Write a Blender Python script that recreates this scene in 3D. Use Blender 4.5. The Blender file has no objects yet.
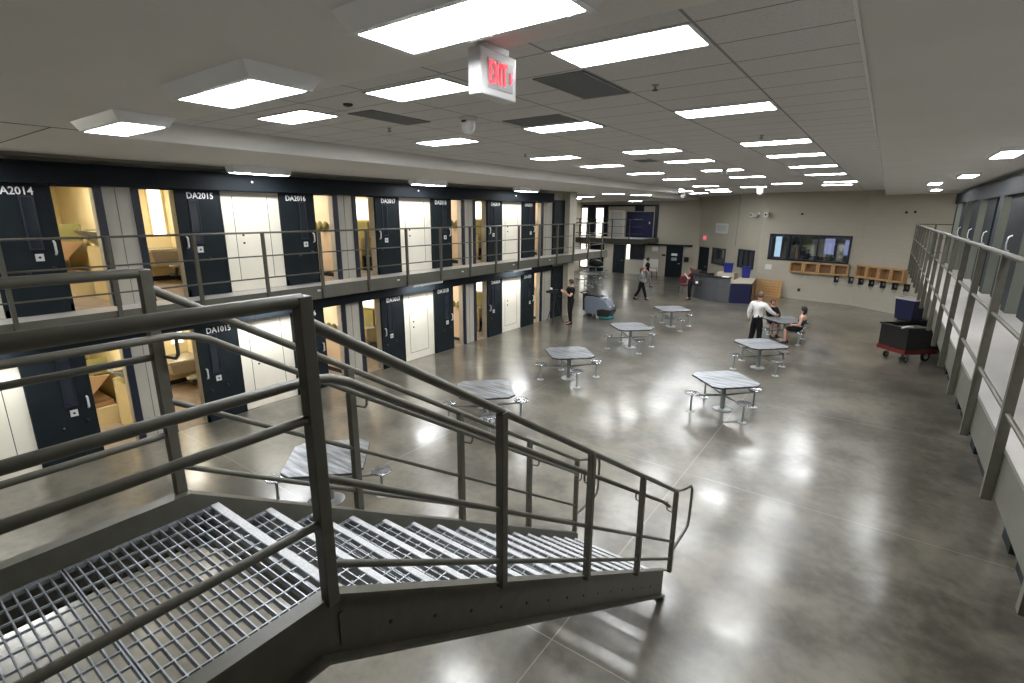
import bpy, bmesh, math, random
from mathutils import Vector, Matrix, Euler
random.seed(7)
PI = math.pi
C = bpy.context.scene.collection
SC = bpy.context.scene

# ------------------------------------------------------------------ camera
F_PX, PITCH, YAW, ROLL, CAM_H = 507.6, 0.247757, 0.623497, 0.00517417, 4.5
def cam_axes():
    cy, sy, cp, sp = math.cos(YAW), math.sin(YAW), math.cos(PITCH), math.sin(PITCH)
    f = Vector((-sy*cp, cy*cp, -sp)); x = Vector((cy, sy, 0)); u = x.cross(f)
    cr, sr = math.cos(ROLL), math.sin(ROLL)
    return cr*x + sr*u, -sr*x + cr*u, f
AX, AU, AF = cam_axes()
def ray(u, v):
    return AX*((u-512)/F_PX) - AU*((v-341.5)/F_PX) + AF
O = Vector((0, 0, CAM_H))
def onz(u, v, z): d = ray(u, v); return O + d*((z-CAM_H)/d.z)
def onx(u, v, x): d = ray(u, v); return O + d*(x/d.x)
def ony(u, v, y): d = ray(u, v); return O + d*(y/d.y)
cam = bpy.data.cameras.new('camera'); co = bpy.data.objects.new('camera', cam); C.objects.link(co)
m = Matrix((AX, AU, -AF)).transposed().to_4x4(); m.translation = O
co.matrix_world = m
cam.sensor_fit = 'HORIZONTAL'; cam.sensor_width = 36; cam.lens = F_PX/1024*36
cam.clip_start = .05; cam.clip_end = 200
SC.camera = co
SC.view_settings.view_transform = 'Standard'
SC.view_settings.look = 'None'; SC.view_settings.gamma = 1; SC.view_settings.use_curve_mapping = False
SC.view_settings.exposure = 0.36

# ------------------------------------------------------------------ materials
def mat(name, col, rough=.5, metal=0., noise=None, bump=None, emit=None, spec=None, coat=0):
    """noise=(scale, amount[, stretch]) mottles the colour; bump=(scale, strength)."""
    M = bpy.data.materials.new(name); M.use_nodes = True
    nt = M.node_tree; b = nt.nodes['Principled BSDF']
    b.inputs['Base Color'].default_value = (*col, 1); b.inputs['Roughness'].default_value = rough
    b.inputs['Metallic'].default_value = metal
    if spec is not None: b.inputs['Specular IOR Level'].default_value = spec
    if coat: b.inputs['Coat Weight'].default_value = coat; b.inputs['Coat Roughness'].default_value = .08
    tc = nt.nodes.new('ShaderNodeTexCoord')
    if noise:
        n = nt.nodes.new('ShaderNodeTexNoise'); n.inputs['Scale'].default_value = noise[0]; n.inputs['Detail'].default_value = 5
        if len(noise) > 2:
            mp = nt.nodes.new('ShaderNodeMapping'); mp.inputs['Scale'].default_value = noise[2]
            mp.inputs['Rotation'].default_value = (0, 0, .62 if name == 'reflection_streaked_steel' else 0); nt.links.new(tc.outputs['Object'], mp.inputs['Vector']); nt.links.new(mp.outputs['Vector'], n.inputs['Vector'])
        else: nt.links.new(tc.outputs['Object'], n.inputs['Vector'])
        r = nt.nodes.new('ShaderNodeValToRGB')
        a = noise[1]
        r.color_ramp.elements[0].position = .3; r.color_ramp.elements[1].position = .7
        r.color_ramp.elements[0].color = (*[c*(1-a) for c in col], 1); r.color_ramp.elements[1].color = (*[min(1, c*(1+a)) for c in col], 1)
        nt.links.new(n.outputs['Fac'], r.inputs['Fac']); nt.links.new(r.outputs['Color'], b.inputs['Base Color'])
    if bump:
        n2 = nt.nodes.new('ShaderNodeTexNoise'); n2.inputs['Scale'].default_value = bump[0]
        if len(bump) > 2:
            mp = nt.nodes.new('ShaderNodeMapping'); mp.inputs['Scale'].default_value = bump[2]
            nt.links.new(tc.outputs['Object'], mp.inputs['Vector']); nt.links.new(mp.outputs['Vector'], n2.inputs['Vector'])
        else: nt.links.new(tc.outputs['Object'], n2.inputs['Vector'])
        bp = nt.nodes.new('ShaderNodeBump'); bp.inputs['Strength'].default_value = bump[1]; bp.inputs['Distance'].default_value = .02
        nt.links.new(n2.outputs['Fac'], bp.inputs['Height']); nt.links.new(bp.outputs['Normal'], b.inputs['Normal'])
    if emit:
        b.inputs['Emission Color'].default_value = (*emit[0], 1); b.inputs['Emission Strength'].default_value = emit[1]
    return M

LAMP = 31.0
M = dict(
    rail=mat('bronze_paint', (.085, .081, .063), .42, 0, (14, .12)),
    fascia=mat('olive_fascia_paint', (.105, .105, .085), .5, 0, (3, .08)),
    door=mat('blue_black_door_paint', (.0115, .0165, .0200), .6, 0, (2.5, .2), spec=.15),
    navy=mat('navy_frame_paint', (.008, .012, .028), .4),
    header=mat('header_paint', (.009, .013, .017), .6, 0, (2, .2), spec=.15),
    jambgreen=mat('grey_green_jamb_face', (.12, .135, .115), .55),
    cream=mat('cream_door_paint', (.80, .755, .64), .5, 0, (2, .03)),
    cellwall=mat('cell_wall_paint', (.72, .60, .34), .6, 0, (2, .05)),
    cellpeach=mat('cell_peach_paint', (.72, .58, .42), .6, 0, (2, .05)),
    cellfloor=mat('cell_floor_concrete', (.32, .26, .21), .5, 0, (4, .2)),
    pilaster=mat('grey_panel_paint', (.43, .405, .35), .55, 0, (2, .05)),
    gypsum=mat('gypsum_paint', (.70, .68, .65), .7, 0, (1.2, .03)),
    groove=mat('dark_groove', (.05, .045, .04), .8),
    galv=mat('galvanised_steel', (.33, .355, .38), .42, .35, (30, .2)),
    nosing=mat('tread_nosing', (.43, .44, .45), .5, .2, (90, .2)),
    steel=mat('reflection_streaked_steel', (.38, .40, .43), .28, .6, (1.7, .62, (1.0, 9, 1)), (6, .2, (1, 16, 1))),  # brushed steel with streaks of reflected light painted into its colour
    steelpaint=mat('grey_green_leg_paint', (.30, .34, .34), .4, .2),
    steelbase=mat('steel_foot_plate', (.55, .57, .57), .3, .5),
    seat=mat('stool_steel', (.42, .44, .47), .2, .8, (5, .3)),
    tableedge=mat('dark_table_edge', (.03, .035, .04), .4),
    lens=mat('light_lens', (.9, .9, .9), .5, emit=((.97, .99, 1), LAMP)),
    lenswall=mat('tier_light_lens', (.9, .9, .9), .5, emit=((.97, .99, 1), 42)),
    lenscell=mat('cell_light_lens', (.9, .9, .9), .5, emit=((1, .93, .78), 26)),
    lensframe=mat('light_frame_white', (.6, .6, .6), .4),
    acrylic=mat('clear_grey_lamp_cover', (.80, .80, .80), .16, .0, spec=.7, emit=((.97,.99,1), .025)),
    vent=mat('dark_vent', (.20, .208, .225), .6),
    white=mat('white_plastic', (.72, .72, .70), .35),
    paper=mat('paper_white', (.8, .8, .78), .7),
    black=mat('black_plastic', (.012, .012, .013), .4),
    rubber=mat('black_rubber', (.02, .02, .02), .8),
    letter=mat('white_lettering', (.88, .89, .89), .6),
    exitred=mat('exit_red', (.8, .02, .03), .5, emit=((1, .03, .05), 2.0)),
    exitface=mat('exit_face_grey', (.35, .36, .38), .3),
    exitbody=mat('exit_body_white', (.68, .67, .68), .3),
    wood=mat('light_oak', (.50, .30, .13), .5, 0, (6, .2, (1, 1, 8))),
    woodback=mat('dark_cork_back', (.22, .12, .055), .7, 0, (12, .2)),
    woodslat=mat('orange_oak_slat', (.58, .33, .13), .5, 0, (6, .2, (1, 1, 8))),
    glass=mat('dark_window_glass', (.02, .025, .035), .08, 0, spec=.8),
    screen=mat('lit_control_screen', (.1, .1, .1), .4, emit=((.62, .82, 1), 1.1)),
    screenviolet=mat('lit_violet_screen', (.1, .1, .1), .4, emit=((.55, .55, .95), .6)),
    glow=mat('glowing_pane', (.7, .7, .66), .4, emit=((1, .97, .85), 1.5)),
    blue=mat('royal_blue_plastic', (.012, .018, .20), .4),
    bluedark=mat('dark_blue_panel', (.010, .012, .055), .45),
    greygloss=mat('grey_laminate', (.085, .088, .095), .4, 0, (3, .08)),
    beige=mat('beige_laminate', (.50, .45, .34), .45),
    tan=mat('tan_vinyl', (.46, .29, .15), .45),
    olive=mat('olive_metal', (.24, .22, .08), .5),
    stainless=mat('stainless', (.5, .5, .5), .25, .8),
    red=mat('red_frame_paint', (.13, .012, .010), .4),
    maroon=mat('maroon_fabric', (.12, .02, .03), .8),
    scrub=mat('slate_blue_plastic', (.19, .22, .28), .35),
    teal=mat('teal_rubber', (.03, .22, .24), .5),
    tag=mat('lime_tag', (.35, .45, .05), .5),
    chrome=mat('chrome_handle', (.72, .72, .72), .3, .3),
    skin=mat('skin', (.55, .32, .23), .5), skinpale=mat('pale_skin', (.60, .36, .28), .5), skinred=mat('flushed_skin', (.56, .25, .19), .5),
    hairdark=mat('dark_hair', (.02, .014, .01), .5), hairred=mat('auburn_hair', (.12, .04, .016), .5), hairgrey=mat('short_brown_hair', (.09, .06, .04), .6),
    shirtwhite=mat('white_shirt', (.78, .77, .77), .7, 0, (9, .05)), clothblack=mat('black_cloth', (.012, .012, .014), .8, spec=.08), clothgrey=mat('grey_cloth', (.17, .18, .19), .8, spec=.08),
    clothnavy=mat('slate_cloth', (.05, .07, .09), .8, spec=.08), clothmaroon=mat('dark_maroon_cloth', (.06, .018, .022), .8, spec=.08), shoe=mat('black_shoe', (.01, .01, .01), .35),
    eye=mat('eye_dark', (.015, .012, .01), .2), lip=mat('lip', (.38, .12, .10), .5),
    bag=mat('black_bag', (.015, .015, .017), .6),
)

def floor_material():
    Mt = bpy.data.materials.new('polished_concrete'); Mt.use_nodes = True
    nt = Mt.node_tree; N = nt.nodes; L = nt.links; b = N['Principled BSDF']
    tc = N.new('ShaderNodeTexCoord')
    def noise(scale, detail=6, rough=.6, dist=0):
        n = N.new('ShaderNodeTexNoise'); n.inputs['Scale'].default_value = scale; n.inputs['Detail'].default_value = detail
        n.inputs['Roughness'].default_value = rough; n.inputs['Distortion'].default_value = dist
        L.new(tc.outputs['Object'], n.inputs['Vector']); return n
    n1 = noise(.33, 4, .55, .25); n2 = noise(1.5, 5, .55)
    n6 = noise(7, 4, .55)
    def math_(op, x, y):
        q = N.new('ShaderNodeMath'); q.operation = op
        for k_, v_ in enumerate((x, y)):
            if hasattr(v_, 'is_output'): L.new(v_, q.inputs[k_])
            else: q.inputs[k_].default_value = v_
        return q.outputs[0]
    fac = math_('ADD', math_('ADD', math_('MULTIPLY', n1.outputs['Fac'], .48), math_('MULTIPLY', n2.outputs['Fac'], .36)), math_('MULTIPLY', n6.outputs['Fac'], .16))
    mr = N.new('ShaderNodeMapRange'); mr.interpolation_type = 'SMOOTHSTEP'; mr.inputs['From Min'].default_value = .39; mr.inputs['From Max'].default_value = .61; L.new(fac, mr.inputs['Value'])
    mx = N.new('ShaderNodeMix'); mx.data_type = 'RGBA'; L.new(mr.outputs['Result'], mx.inputs[0])
    mx.inputs[6].default_value = (.070, .063, .049, 1); mx.inputs[7].default_value = (.190, .173, .136, 1)
    # saw-cut joints
    sep = N.new('ShaderNodeSeparateXYZ'); L.new(tc.outputs['Object'], sep.inputs['Vector'])
    def joint(out, off, period):
        a = N.new('ShaderNodeMath'); a.operation = 'SUBTRACT'; a.inputs[1].default_value = off; L.new(out, a.inputs[0])
        p = N.new('ShaderNodeMath'); p.operation = 'PINGPONG'; p.inputs[1].default_value = period/2; L.new(a.outputs[0], p.inputs[0])
        c = N.new('ShaderNodeMath'); c.operation = 'LESS_THAN'; c.inputs[1].default_value = .006; L.new(p.outputs[0], c.inputs[0]); return c
    jx = joint(sep.outputs['X'], -2.30, 4.55); jy = joint(sep.outputs['Y'], 8.52, 4.55)
    mxj = N.new('ShaderNodeMath'); mxj.operation = 'MAXIMUM'; L.new(jx.outputs[0], mxj.inputs[0]); L.new(jy.outputs[0], mxj.inputs[1])
    mj = N.new('ShaderNodeMix'); mj.data_type = 'RGBA'; L.new(mxj.outputs[0], mj.inputs[0]); L.new(mx.outputs[2], mj.inputs[6]); mj.inputs[7].default_value = (.30, .28, .24, 1)
    L.new(mj.outputs[2], b.inputs['Base Color'])
    rr = N.new('ShaderNodeMapRange'); rr.inputs['From Min'].default_value = .3; rr.inputs['From Max'].default_value = .7
    rr.inputs['To Min'].default_value = .30; rr.inputs['To Max'].default_value = .40
    L.new(n2.outputs['Fac'], rr.inputs['Value']); L.new(rr.outputs['Result'], b.inputs['Roughness'])
    b.inputs['Coat Weight'].default_value = 1.0
    n4 = noise(.9, 5, .6, .4); rc = N.new('ShaderNodeMapRange'); rc.inputs['From Min'].default_value = .35; rc.inputs['From Max'].default_value = .65
    rc.inputs['To Min'].default_value = .13; rc.inputs['To Max'].default_value = .25
    L.new(n4.outputs['Fac'], rc.inputs['Value']); L.new(rc.outputs['Result'], b.inputs['Coat Roughness'])
    n5 = noise(2.2, 3, .5); bp = N.new('ShaderNodeBump'); bp.inputs['Strength'].default_value = .10; bp.inputs['Distance'].default_value = .02
    L.new(n5.outputs['Fac'], bp.inputs['Height']); L.new(bp.outputs['Normal'], b.inputs['Coat Normal'])
    return Mt
M['floor'] = floor_material()
M['walkfloor'] = mat('pale_walkway_concrete', (.44, .42, .40), .32, 0, (1.6, .10), spec=.5)

def brick_material(name, col, joint, bw=.40, bh=.20, depth=.15):
    Mt = bpy.data.materials.new(name); Mt.use_nodes = True
    nt = Mt.node_tree; N = nt.nodes; L = nt.links; b = N['Principled BSDF']; b.inputs['Roughness'].default_value = .6
    uv = N.new('ShaderNodeUVMap'); uv.uv_map = 'wall'
    br = N.new('ShaderNodeTexBrick'); br.inputs['Scale'].default_value = 1; br.inputs['Brick Width'].default_value = bw; br.inputs['Row Height'].default_value = bh
    br.inputs['Mortar Size'].default_value = .006; br.inputs['Color1'].default_value = (*col, 1); br.inputs['Color2'].default_value = (*[c*.96 for c in col], 1); br.inputs['Mortar'].default_value = (*joint, 1)
    L.new(uv.outputs['UV'], br.inputs['Vector']); L.new(br.outputs['Color'], b.inputs['Base Color'])
    return Mt
M['block'] = brick_material('painted_block', (.47, .435, .355), (.425, .395, .32))

def tile_material():
    Mt = bpy.data.materials.new('acoustic_tile'); Mt.use_nodes = True
    nt = Mt.node_tree; N = nt.nodes; L = nt.links; b = N['Principled BSDF']; b.inputs['Roughness'].default_value = .85
    tc = N.new('ShaderNodeTexCoord'); sep = N.new('ShaderNodeSeparateXYZ'); L.new(tc.outputs['Object'], sep.inputs['Vector'])
    def joint(out, off, period, w):
        a = N.new('ShaderNodeMath'); a.operation = 'SUBTRACT'; a.inputs[1].default_value = off; L.new(out, a.inputs[0])
        p = N.new('ShaderNodeMath'); p.operation = 'PINGPONG'; p.inputs[1].default_value = period/2; L.new(a.outputs[0], p.inputs[0])
        c = N.new('ShaderNodeMath'); c.operation = 'LESS_THAN'; c.inputs[1].default_value = w; L.new(p.outputs[0], c.inputs[0]); return c
    jx = joint(sep.outputs['X'], -1.165, 1.06, .011); jy = joint(sep.outputs['Y'], 4.055, .53, .009)
    mxj = N.new('ShaderNodeMath'); mxj.operation = 'MAXIMUM'; L.new(jx.outputs[0], mxj.inputs[0]); L.new(jy.outputs[0], mxj.inputs[1])
    n = N.new('ShaderNodeTexNoise'); n.inputs['Scale'].default_value = 60; n.inputs['Detail'].default_value = 3; L.new(tc.outputs['Object'], n.inputs['Vector'])
    r = N.new('ShaderNodeValToRGB'); r.color_ramp.elements[0].position = .3; r.color_ramp.elements[0].color = (.57, .56, .55, 1); r.color_ramp.elements[1].position = .6; r.color_ramp.elements[1].color = (.65, .64, .63, 1)
    L.new(n.outputs['Fac'], r.inputs['Fac'])
    mj = N.new('ShaderNodeMix'); mj.data_type = 'RGBA'; L.new(mxj.outputs[0], mj.inputs[0]); L.new(r.outputs['Color'], mj.inputs[6]); mj.inputs[7].default_value = (.27, .26, .255, 1)
    L.new(mj.outputs[2], b.inputs['Base Color'])
    return Mt
M['tile'] = tile_material()

# ------------------------------------------------------------------ mesh helpers
class MB:
    def __init__(s): s.v = []; s.f = []
    def add(s, vs, fs, T=None):
        o = len(s.v); s.v += [tuple(T @ Vector(p)) if T else tuple(p) for p in vs]; s.f += [tuple(o+i for i in f) for f in fs]; return s
    def box(s, a, b, T=None):
        x0, y0, z0 = [min(a[i], b[i]) for i in range(3)]; x1, y1, z1 = [max(a[i], b[i]) for i in range(3)]
        return s.add([(x0,y0,z0),(x1,y0,z0),(x1,y1,z0),(x0,y1,z0),(x0,y0,z1),(x1,y0,z1),(x1,y1,z1),(x0,y1,z1)],
                     [(0,3,2,1),(4,5,6,7),(0,1,5,4),(1,2,6,5),(2,3,7,6),(3,0,4,7)], T)
    def cbox(s, c, d, T=None): return s.box([c[i]-d[i]/2 for i in range(3)], [c[i]+d[i]/2 for i in range(3)], T)
    def prism(s, poly, z0, z1, T=None):
        n = len(poly)
        return s.add([(x,y,z0) for x,y in poly]+[(x,y,z1) for x,y in poly], [tuple(reversed(range(n))), tuple(range(n,2*n))]+[(i,(i+1)%n,n+(i+1)%n,n+i) for i in range(n)], T)
    def frustum(s, a, b, z0, a2, b2, z1, T=None):
        """rectangle a..b (xy) at z0 to rectangle a2..b2 at z1"""
        return s.add([(a[0],a[1],z0),(b[0],a[1],z0),(b[0],b[1],z0),(a[0],b[1],z0),(a2[0],a2[1],z1),(b2[0],a2[1],z1),(b2[0],b2[1],z1),(a2[0],b2[1],z1)],
                     [(0,3,2,1),(4,5,6,7),(0,1,5,4),(1,2,6,5),(2,3,7,6),(3,0,4,7)], T)
    def lathe(s, prof, c=(0,0,0), n=16, T=None, cap=True):
        vs = []; fs = []
        for r, z in prof:
            for k in range(n): a = 2*PI*k/n; vs.append((c[0]+r*math.cos(a), c[1]+r*math.sin(a), c[2]+z))
        for i in range(len(prof)-1):
            for k in range(n): fs.append((i*n+k, i*n+(k+1)%n, (i+1)*n+(k+1)%n, (i+1)*n+k))
        if cap: fs.append(tuple(reversed(range(n)))); fs.append(tuple((len(prof)-1)*n+k for k in range(n)))
        return s.add(vs, fs, T)
    def tube(s, pts, r, n=10, closed=False, T=None):
        pts = [Vector(p) for p in pts]; vs = []; fs = []; N = len(pts)
        up = None
        for i, p in enumerate(pts):
            if i == 0: d = pts[1]-p
            elif i == N-1: d = p-pts[i-1]
            else: d = (pts[i+1]-p).normalized()+(p-pts[i-1]).normalized()
            d.normalize()
            if up is None:
                up = Vector((0,0,1)) if abs(d.z) < .9 else Vector((1,0,0))
            a = d.cross(up); 
            if a.length < 1e-4: a = d.cross(Vector((0,1,0)))
            a.normalize(); b = a.cross(d).normalized(); up = b
            rr = r[i] if isinstance(r, (list, tuple)) else r
            k = 1.0
            if 0 < i < N-1:
                c = (pts[i+1]-p).normalized().dot((p-pts[i-1]).normalized()); k = 1/max(.5, math.sqrt((1+c)/2))
            for j in range(n):
                t = 2*PI*j/n; q = p+(a*math.cos(t)*1.0+b*math.sin(t))*rr*(1+(k-1)*.6); vs.append(tuple(q))
        for i in range(N-1):
            for j in range(n): fs.append((i*n+j, (i+1)*n+j, (i+1)*n+(j+1)%n, i*n+(j+1)%n))
        fs.append(tuple(range(n))); fs.append(tuple(reversed([(N-1)*n+j for j in range(n)])))
        return s.add(vs, fs, T)
    def ball(s, c, r, nu=14, nv=9, T=None):
        rx, ry, rz = (r, r, r) if not isinstance(r, (tuple, list)) else r
        vs = [(c[0], c[1], c[2]-rz)]; fs = []
        for i in range(1, nv):
            p = -PI/2+PI*i/nv
            for k in range(nu): a = 2*PI*k/nu; vs.append((c[0]+rx*math.cos(p)*math.cos(a), c[1]+ry*math.cos(p)*math.sin(a), c[2]+rz*math.sin(p)))
        vs.append((c[0], c[1], c[2]+rz))
        for k in range(nu): fs.append((0, 1+(k+1)%nu, 1+k))
        for i in range(nv-2):
            for k in range(nu): fs.append((1+i*nu+k, 1+i*nu+(k+1)%nu, 1+(i+1)*nu+(k+1)%nu, 1+(i+1)*nu+k))
        t = len(vs)-1
        for k in range(nu): fs.append((t, 1+(nv-2)*nu+k, 1+(nv-2)*nu+(k+1)%nu))
        return s.add(vs, fs, T)
    def mesh(s, name, m, smooth=False):
        me = bpy.data.meshes.new(name); me.from_pydata(s.v, [], s.f); me.materials.append(M[m] if isinstance(m, str) else m)
        if smooth:
            me.polygons.foreach_set('use_smooth', [True]*len(me.polygons)); me.set_sharp_from_angle(angle=math.radians(40))
        me.update(); return me
    def build(s, name, m, parent=None, smooth=False, loc=None, rz=0, bevel=0, label=None):
        o = bpy.data.objects.new(name, s.mesh(name, m, smooth)); C.objects.link(o)
        if parent: o.parent = parent
        if loc: o.location = loc
        if rz: o.rotation_euler = (0, 0, rz)
        if bevel:
            md = o.modifiers.new('bevel', 'BEVEL'); md.width = bevel; md.segments = 2; md.limit_method = 'ANGLE'
        if label: o['label'] = label
        return o

def tag(o, label, cat, group=None, kind=None):
    o['label'] = label; o['category'] = cat
    if group: o['group'] = group
    if kind: o['kind'] = kind
    return o
def thing(name, label, cat, loc=(0,0,0), rz=0, group=None, kind=None):
    o = bpy.data.objects.new(name, None); C.objects.link(o); o.location = loc; o.rotation_euler = (0,0,rz); o.empty_display_size = .1
    return tag(o, label, cat, group, kind)
def struct(o): o['kind'] = 'structure'; return o
def tree_copy(o, parent=None):
    c = o.copy(); C.objects.link(c)
    if parent: c.parent = parent
    for ch in KIDS.get(o.name, []): tree_copy(ch, c)
    return c
KIDS = {}
def index_kids():
    KIDS.clear()
    for o in C.objects:
        if o.parent: KIDS.setdefault(o.parent.name, []).append(o)
def dup(root, loc, rz, label, group=None):
    c = tree_copy(root); c.location = loc; c.rotation_euler = (0,0,rz); c['label'] = label
    if group: c['group'] = group
    return c
def text_obj(name, body, size, m, Tm, parent=None, extrude=.002, align='CENTER', sx=1.0, bold=.016):
    """lettering as a mesh; Tm maps text x right, y up, z out"""
    cu = bpy.data.curves.new(name, 'FONT'); cu.body = body; cu.size = size; cu.extrude = extrude; cu.align_x = align; cu.align_y = 'CENTER'; cu.resolution_u = 2
    cu.offset = bold*size
    t = bpy.data.objects.new(name+'_curve', cu); C.objects.link(t)
    dg = bpy.context.evaluated_depsgraph_get(); me = bpy.data.meshes.new_from_object(t.evaluated_get(dg)); me.name = name
    bpy.data.objects.remove(t); bpy.data.curves.remove(cu)
    me.transform(Matrix.Diagonal((sx,1,1,1))); me.transform(Tm); me.materials.clear(); me.materials.append(M[m])
    o = bpy.data.objects.new(name, me); C.objects.link(o)
    if parent: o.parent = parent
    return o
def frame_mat(origin, right, up, out):
    m = Matrix((Vector(right), Vector(up), Vector(out))).transposed().to_4x4(); m.translation = Vector(origin); return m
# ------------------------------------------------------------------ setting
U = 2.78                      # upper floor level
ZS, ZT = 5.40, 5.655          # gypsum soffit, recessed tile ceiling
XL, XE = -11.5, -10.81        # left cell wall, left walkway edge
XR, XRE = 2.20, 0.955         # right cell wall, right walkway edge
P = [(-20,37.2), (-10.6,37.2), (-7.5,33.8), (-5.7,31.95), (-0.9,31.0), (2.9,27.75)]

def set_uv(o, frame=None):
    me = o.data; uv = me.uv_layers.new(name='wall')
    for pl in me.polygons:
        n = pl.normal
        for li in pl.loop_indices:
            v = me.vertices[me.loops[li].vertex_index].co
            if abs(n.z) > .7: uv.data[li].uv = (v.x, v.y)
            else:
                t = Vector((-n.y, n.x, 0)).normalized(); uv.data[li].uv = (v.dot(t), v.z)
    return o

o = struct(MB().box((-21,-4,-.2),(4.5,38,0)).build('floor','floor'))
# ceilings
cg = MB()
cg.box((-15.2,-4,ZS),(-8.0,24.2,ZS+.5)); cg.box((-15.2,24.2,ZS),(-10.8,37.4,ZS+.5)); cg.box((-8.0,-4,ZS),(-.25,2.55,ZS+.5)); cg.box((-.25,-4,ZS),(4.5,37.4,ZS+.5)); cg.box((-21,20.4,ZS),(-15.2,37.4,ZS+.5))
struct(cg.build('ceiling','gypsum'))
struct(MB().box((-8.0,2.55,ZT),(-.25,37.4,ZT+.25)).box((-10.8,24.2,ZT),(-8.0,37.4,ZT+.25)).build('ceiling_tiles','tile'))
t = MB().box((-.262,2.55,ZS-.012),(-.245,31.0,ZS+.03)); struct(t.build('trim_1','white'))
t = MB(); t.box((-7.7,-4,ZS-.004),(-7.68,2.55,ZS+.01)); t.box((-11.4,1.9,ZS-.004),(-7.7,1.912,ZS+.01)); t.box((-7.68,-.27,ZS-.004),(-.25,-.262,ZS+.01)); struct(t.build('trim_2','groove'))
t = MB(); t.box((-11.5,-4,ZS-.05),(-11.38,20.4,ZS)); struct(t.build('trim_3','pilaster'))

# --- far walls: local coordinates (s along, z up, o out of the wall into the room)
def seg(i):
    a = Vector((*P[i],0)); b = Vector((*P[i+1],0)); e = (b-a).normalized()
    return frame_mat(a, e, (0,0,1), e.cross(Vector((0,0,1)))), (b-a).length
WT = [seg(i) for i in range(5)]
LW = (0.55, 4.42, 2.10, 3.42)  # long window: s0 s1 z0 z1 on wall segment 3
for i in range(5):
    T, Ln = WT[i]; b = MB(); H = 6.0
    if i == 3:
        s0, s1, z0, z1 = LW
        b.box((0,0,-.22),(s0,H,0),T); b.box((s1,0,-.22),(Ln,H,0),T); b.box((s0,0,-.22),(s1,z0,0),T); b.box((s0,z1,-.22),(s1,H,0),T)
    else: b.box((0,0,-.22),(Ln,H,0),T)
    set_uv(struct(b.build('wall_far', 'block')))
set_uv(struct(MB().box((-21,20.4,0),(-20.0,37.4,6)).build('wall_alcove','block')))
set_uv(struct(MB().box((-21,-4.2,0),(4.5,-4,6)).build('wall_back','block')))

# --- left cell block
PAIR = 4.92; B0 = 1.77
HEAD = 2.14
def openings():
    r = []
    for k in range(4):
        B = B0+PAIR*k
        r.append((B+.88, B+1.48, 'A', k))
        if k < 3: r.append((B+2.17, B+2.76, 'B', k))
    return r
OP = openings()
for lev, z0, ztop in ((0, 0, U-.3), (1, U, ZS)):
    b = MB(); y = -4.0
    for (a, c, _, _) in OP:
        b.box((XL-.2, y, z0), (XL, a, ztop)); b.box((XL-.2, a, z0+HEAD), (XL, c, ztop)); y = c
    b.box((XL-.2, y, z0), (XL, 20.4, ztop))
    struct(b.build('wall_left' if lev == 0 else 'wall_left_upper', 'pilaster'))
    # dark header that hides the door track
    h = MB().box((XL, -4, z0+HEAD+.01), (XL+.23, 18.6, z0+HEAD+.36)); h.box((XL+.23, -4, z0+HEAD+.30), (XL+.25, 18.6, z0+HEAD+.36))
    struct(h.build('trim_4' if lev == 0 else 'trim_5', 'header'))
    # seams on the grey pilasters
    g = MB()
    for k in range(4):
        B = B0+PAIR*k
        g.box((XL, B+1.804, z0), (XL+.004, B+1.811, z0+HEAD))
    struct(g.build('trim_6' if lev == 0 else 'trim_7', 'groove'))
# slabs, fascias
MBs = MB().box((-15.2,-4,U-.29),(XE-.02,20.5,U)).box((-14.2,20.5,U-.29),(XE-.02,22.85,U))
struct(MBs.build('floor_upper_left','walkfloor'))
f = MB().box((XE-.02,-4,U-.30),(XE,22.87,U+.01)).box((-14.2,22.85,U-.30),(XE,22.87,U+.01)); struct(f.build('trim_8','fascia'))
struct(MB().box((-20,34.0,U-.29),(-13.55,37.2,U)).build('floor_upper_far','walkfloor'))
f = MB().box((-20,33.98,U-.32),(-13.53,34.0,U+.01)).box((-13.55,34.0,U-.32),(-13.53,37.2,U+.01)); struct(f.build('trim_9','fascia'))
struct(MB().box((XRE+.02,-4,U-.30),(XR+.2,26.0,U)).build('floor_upper_right','walkfloor'))
f = MB().box((XRE,-4,U-.34),(XRE+.02,26.0,U+.01)).box((XRE,26.0,U-.34),(XR,26.02,U+.01)); struct(f.build('trim_10','fascia'))
struct(MB().box((-1.2,-4,U-.30),(XRE,.02,U)).build('floor_upper_near','walkfloor'))
# end pilaster of the left block, with the dark stair door next to it
set_uv(struct(MB().box((XL,19.8,0),(XL+.30,20.38,U-.30)).box((XL,19.8,U),(XL+.30,20.38,ZS)).build('wall_left_end','block')))
set_uv(struct(MB().box((-15.2,20.3,0),(XL,20.5,ZS)).build('wall_block_end','block')))

# --- right cell wall
b = MB().box((XR,-4,0),(XR+.2,26.2,ZS)); set_uv(struct(b.build('wall_right','pilaster')))
h = MB().box((XR-.24,-4,U+HEAD),(XR,26.0,U+HEAD+.36)); struct(h.build('trim_11','header'))
set_uv(struct(MB().box((XR,26.0,0),(XR+.9,28.4,6)).build('wall_right_far','block')))

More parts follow.
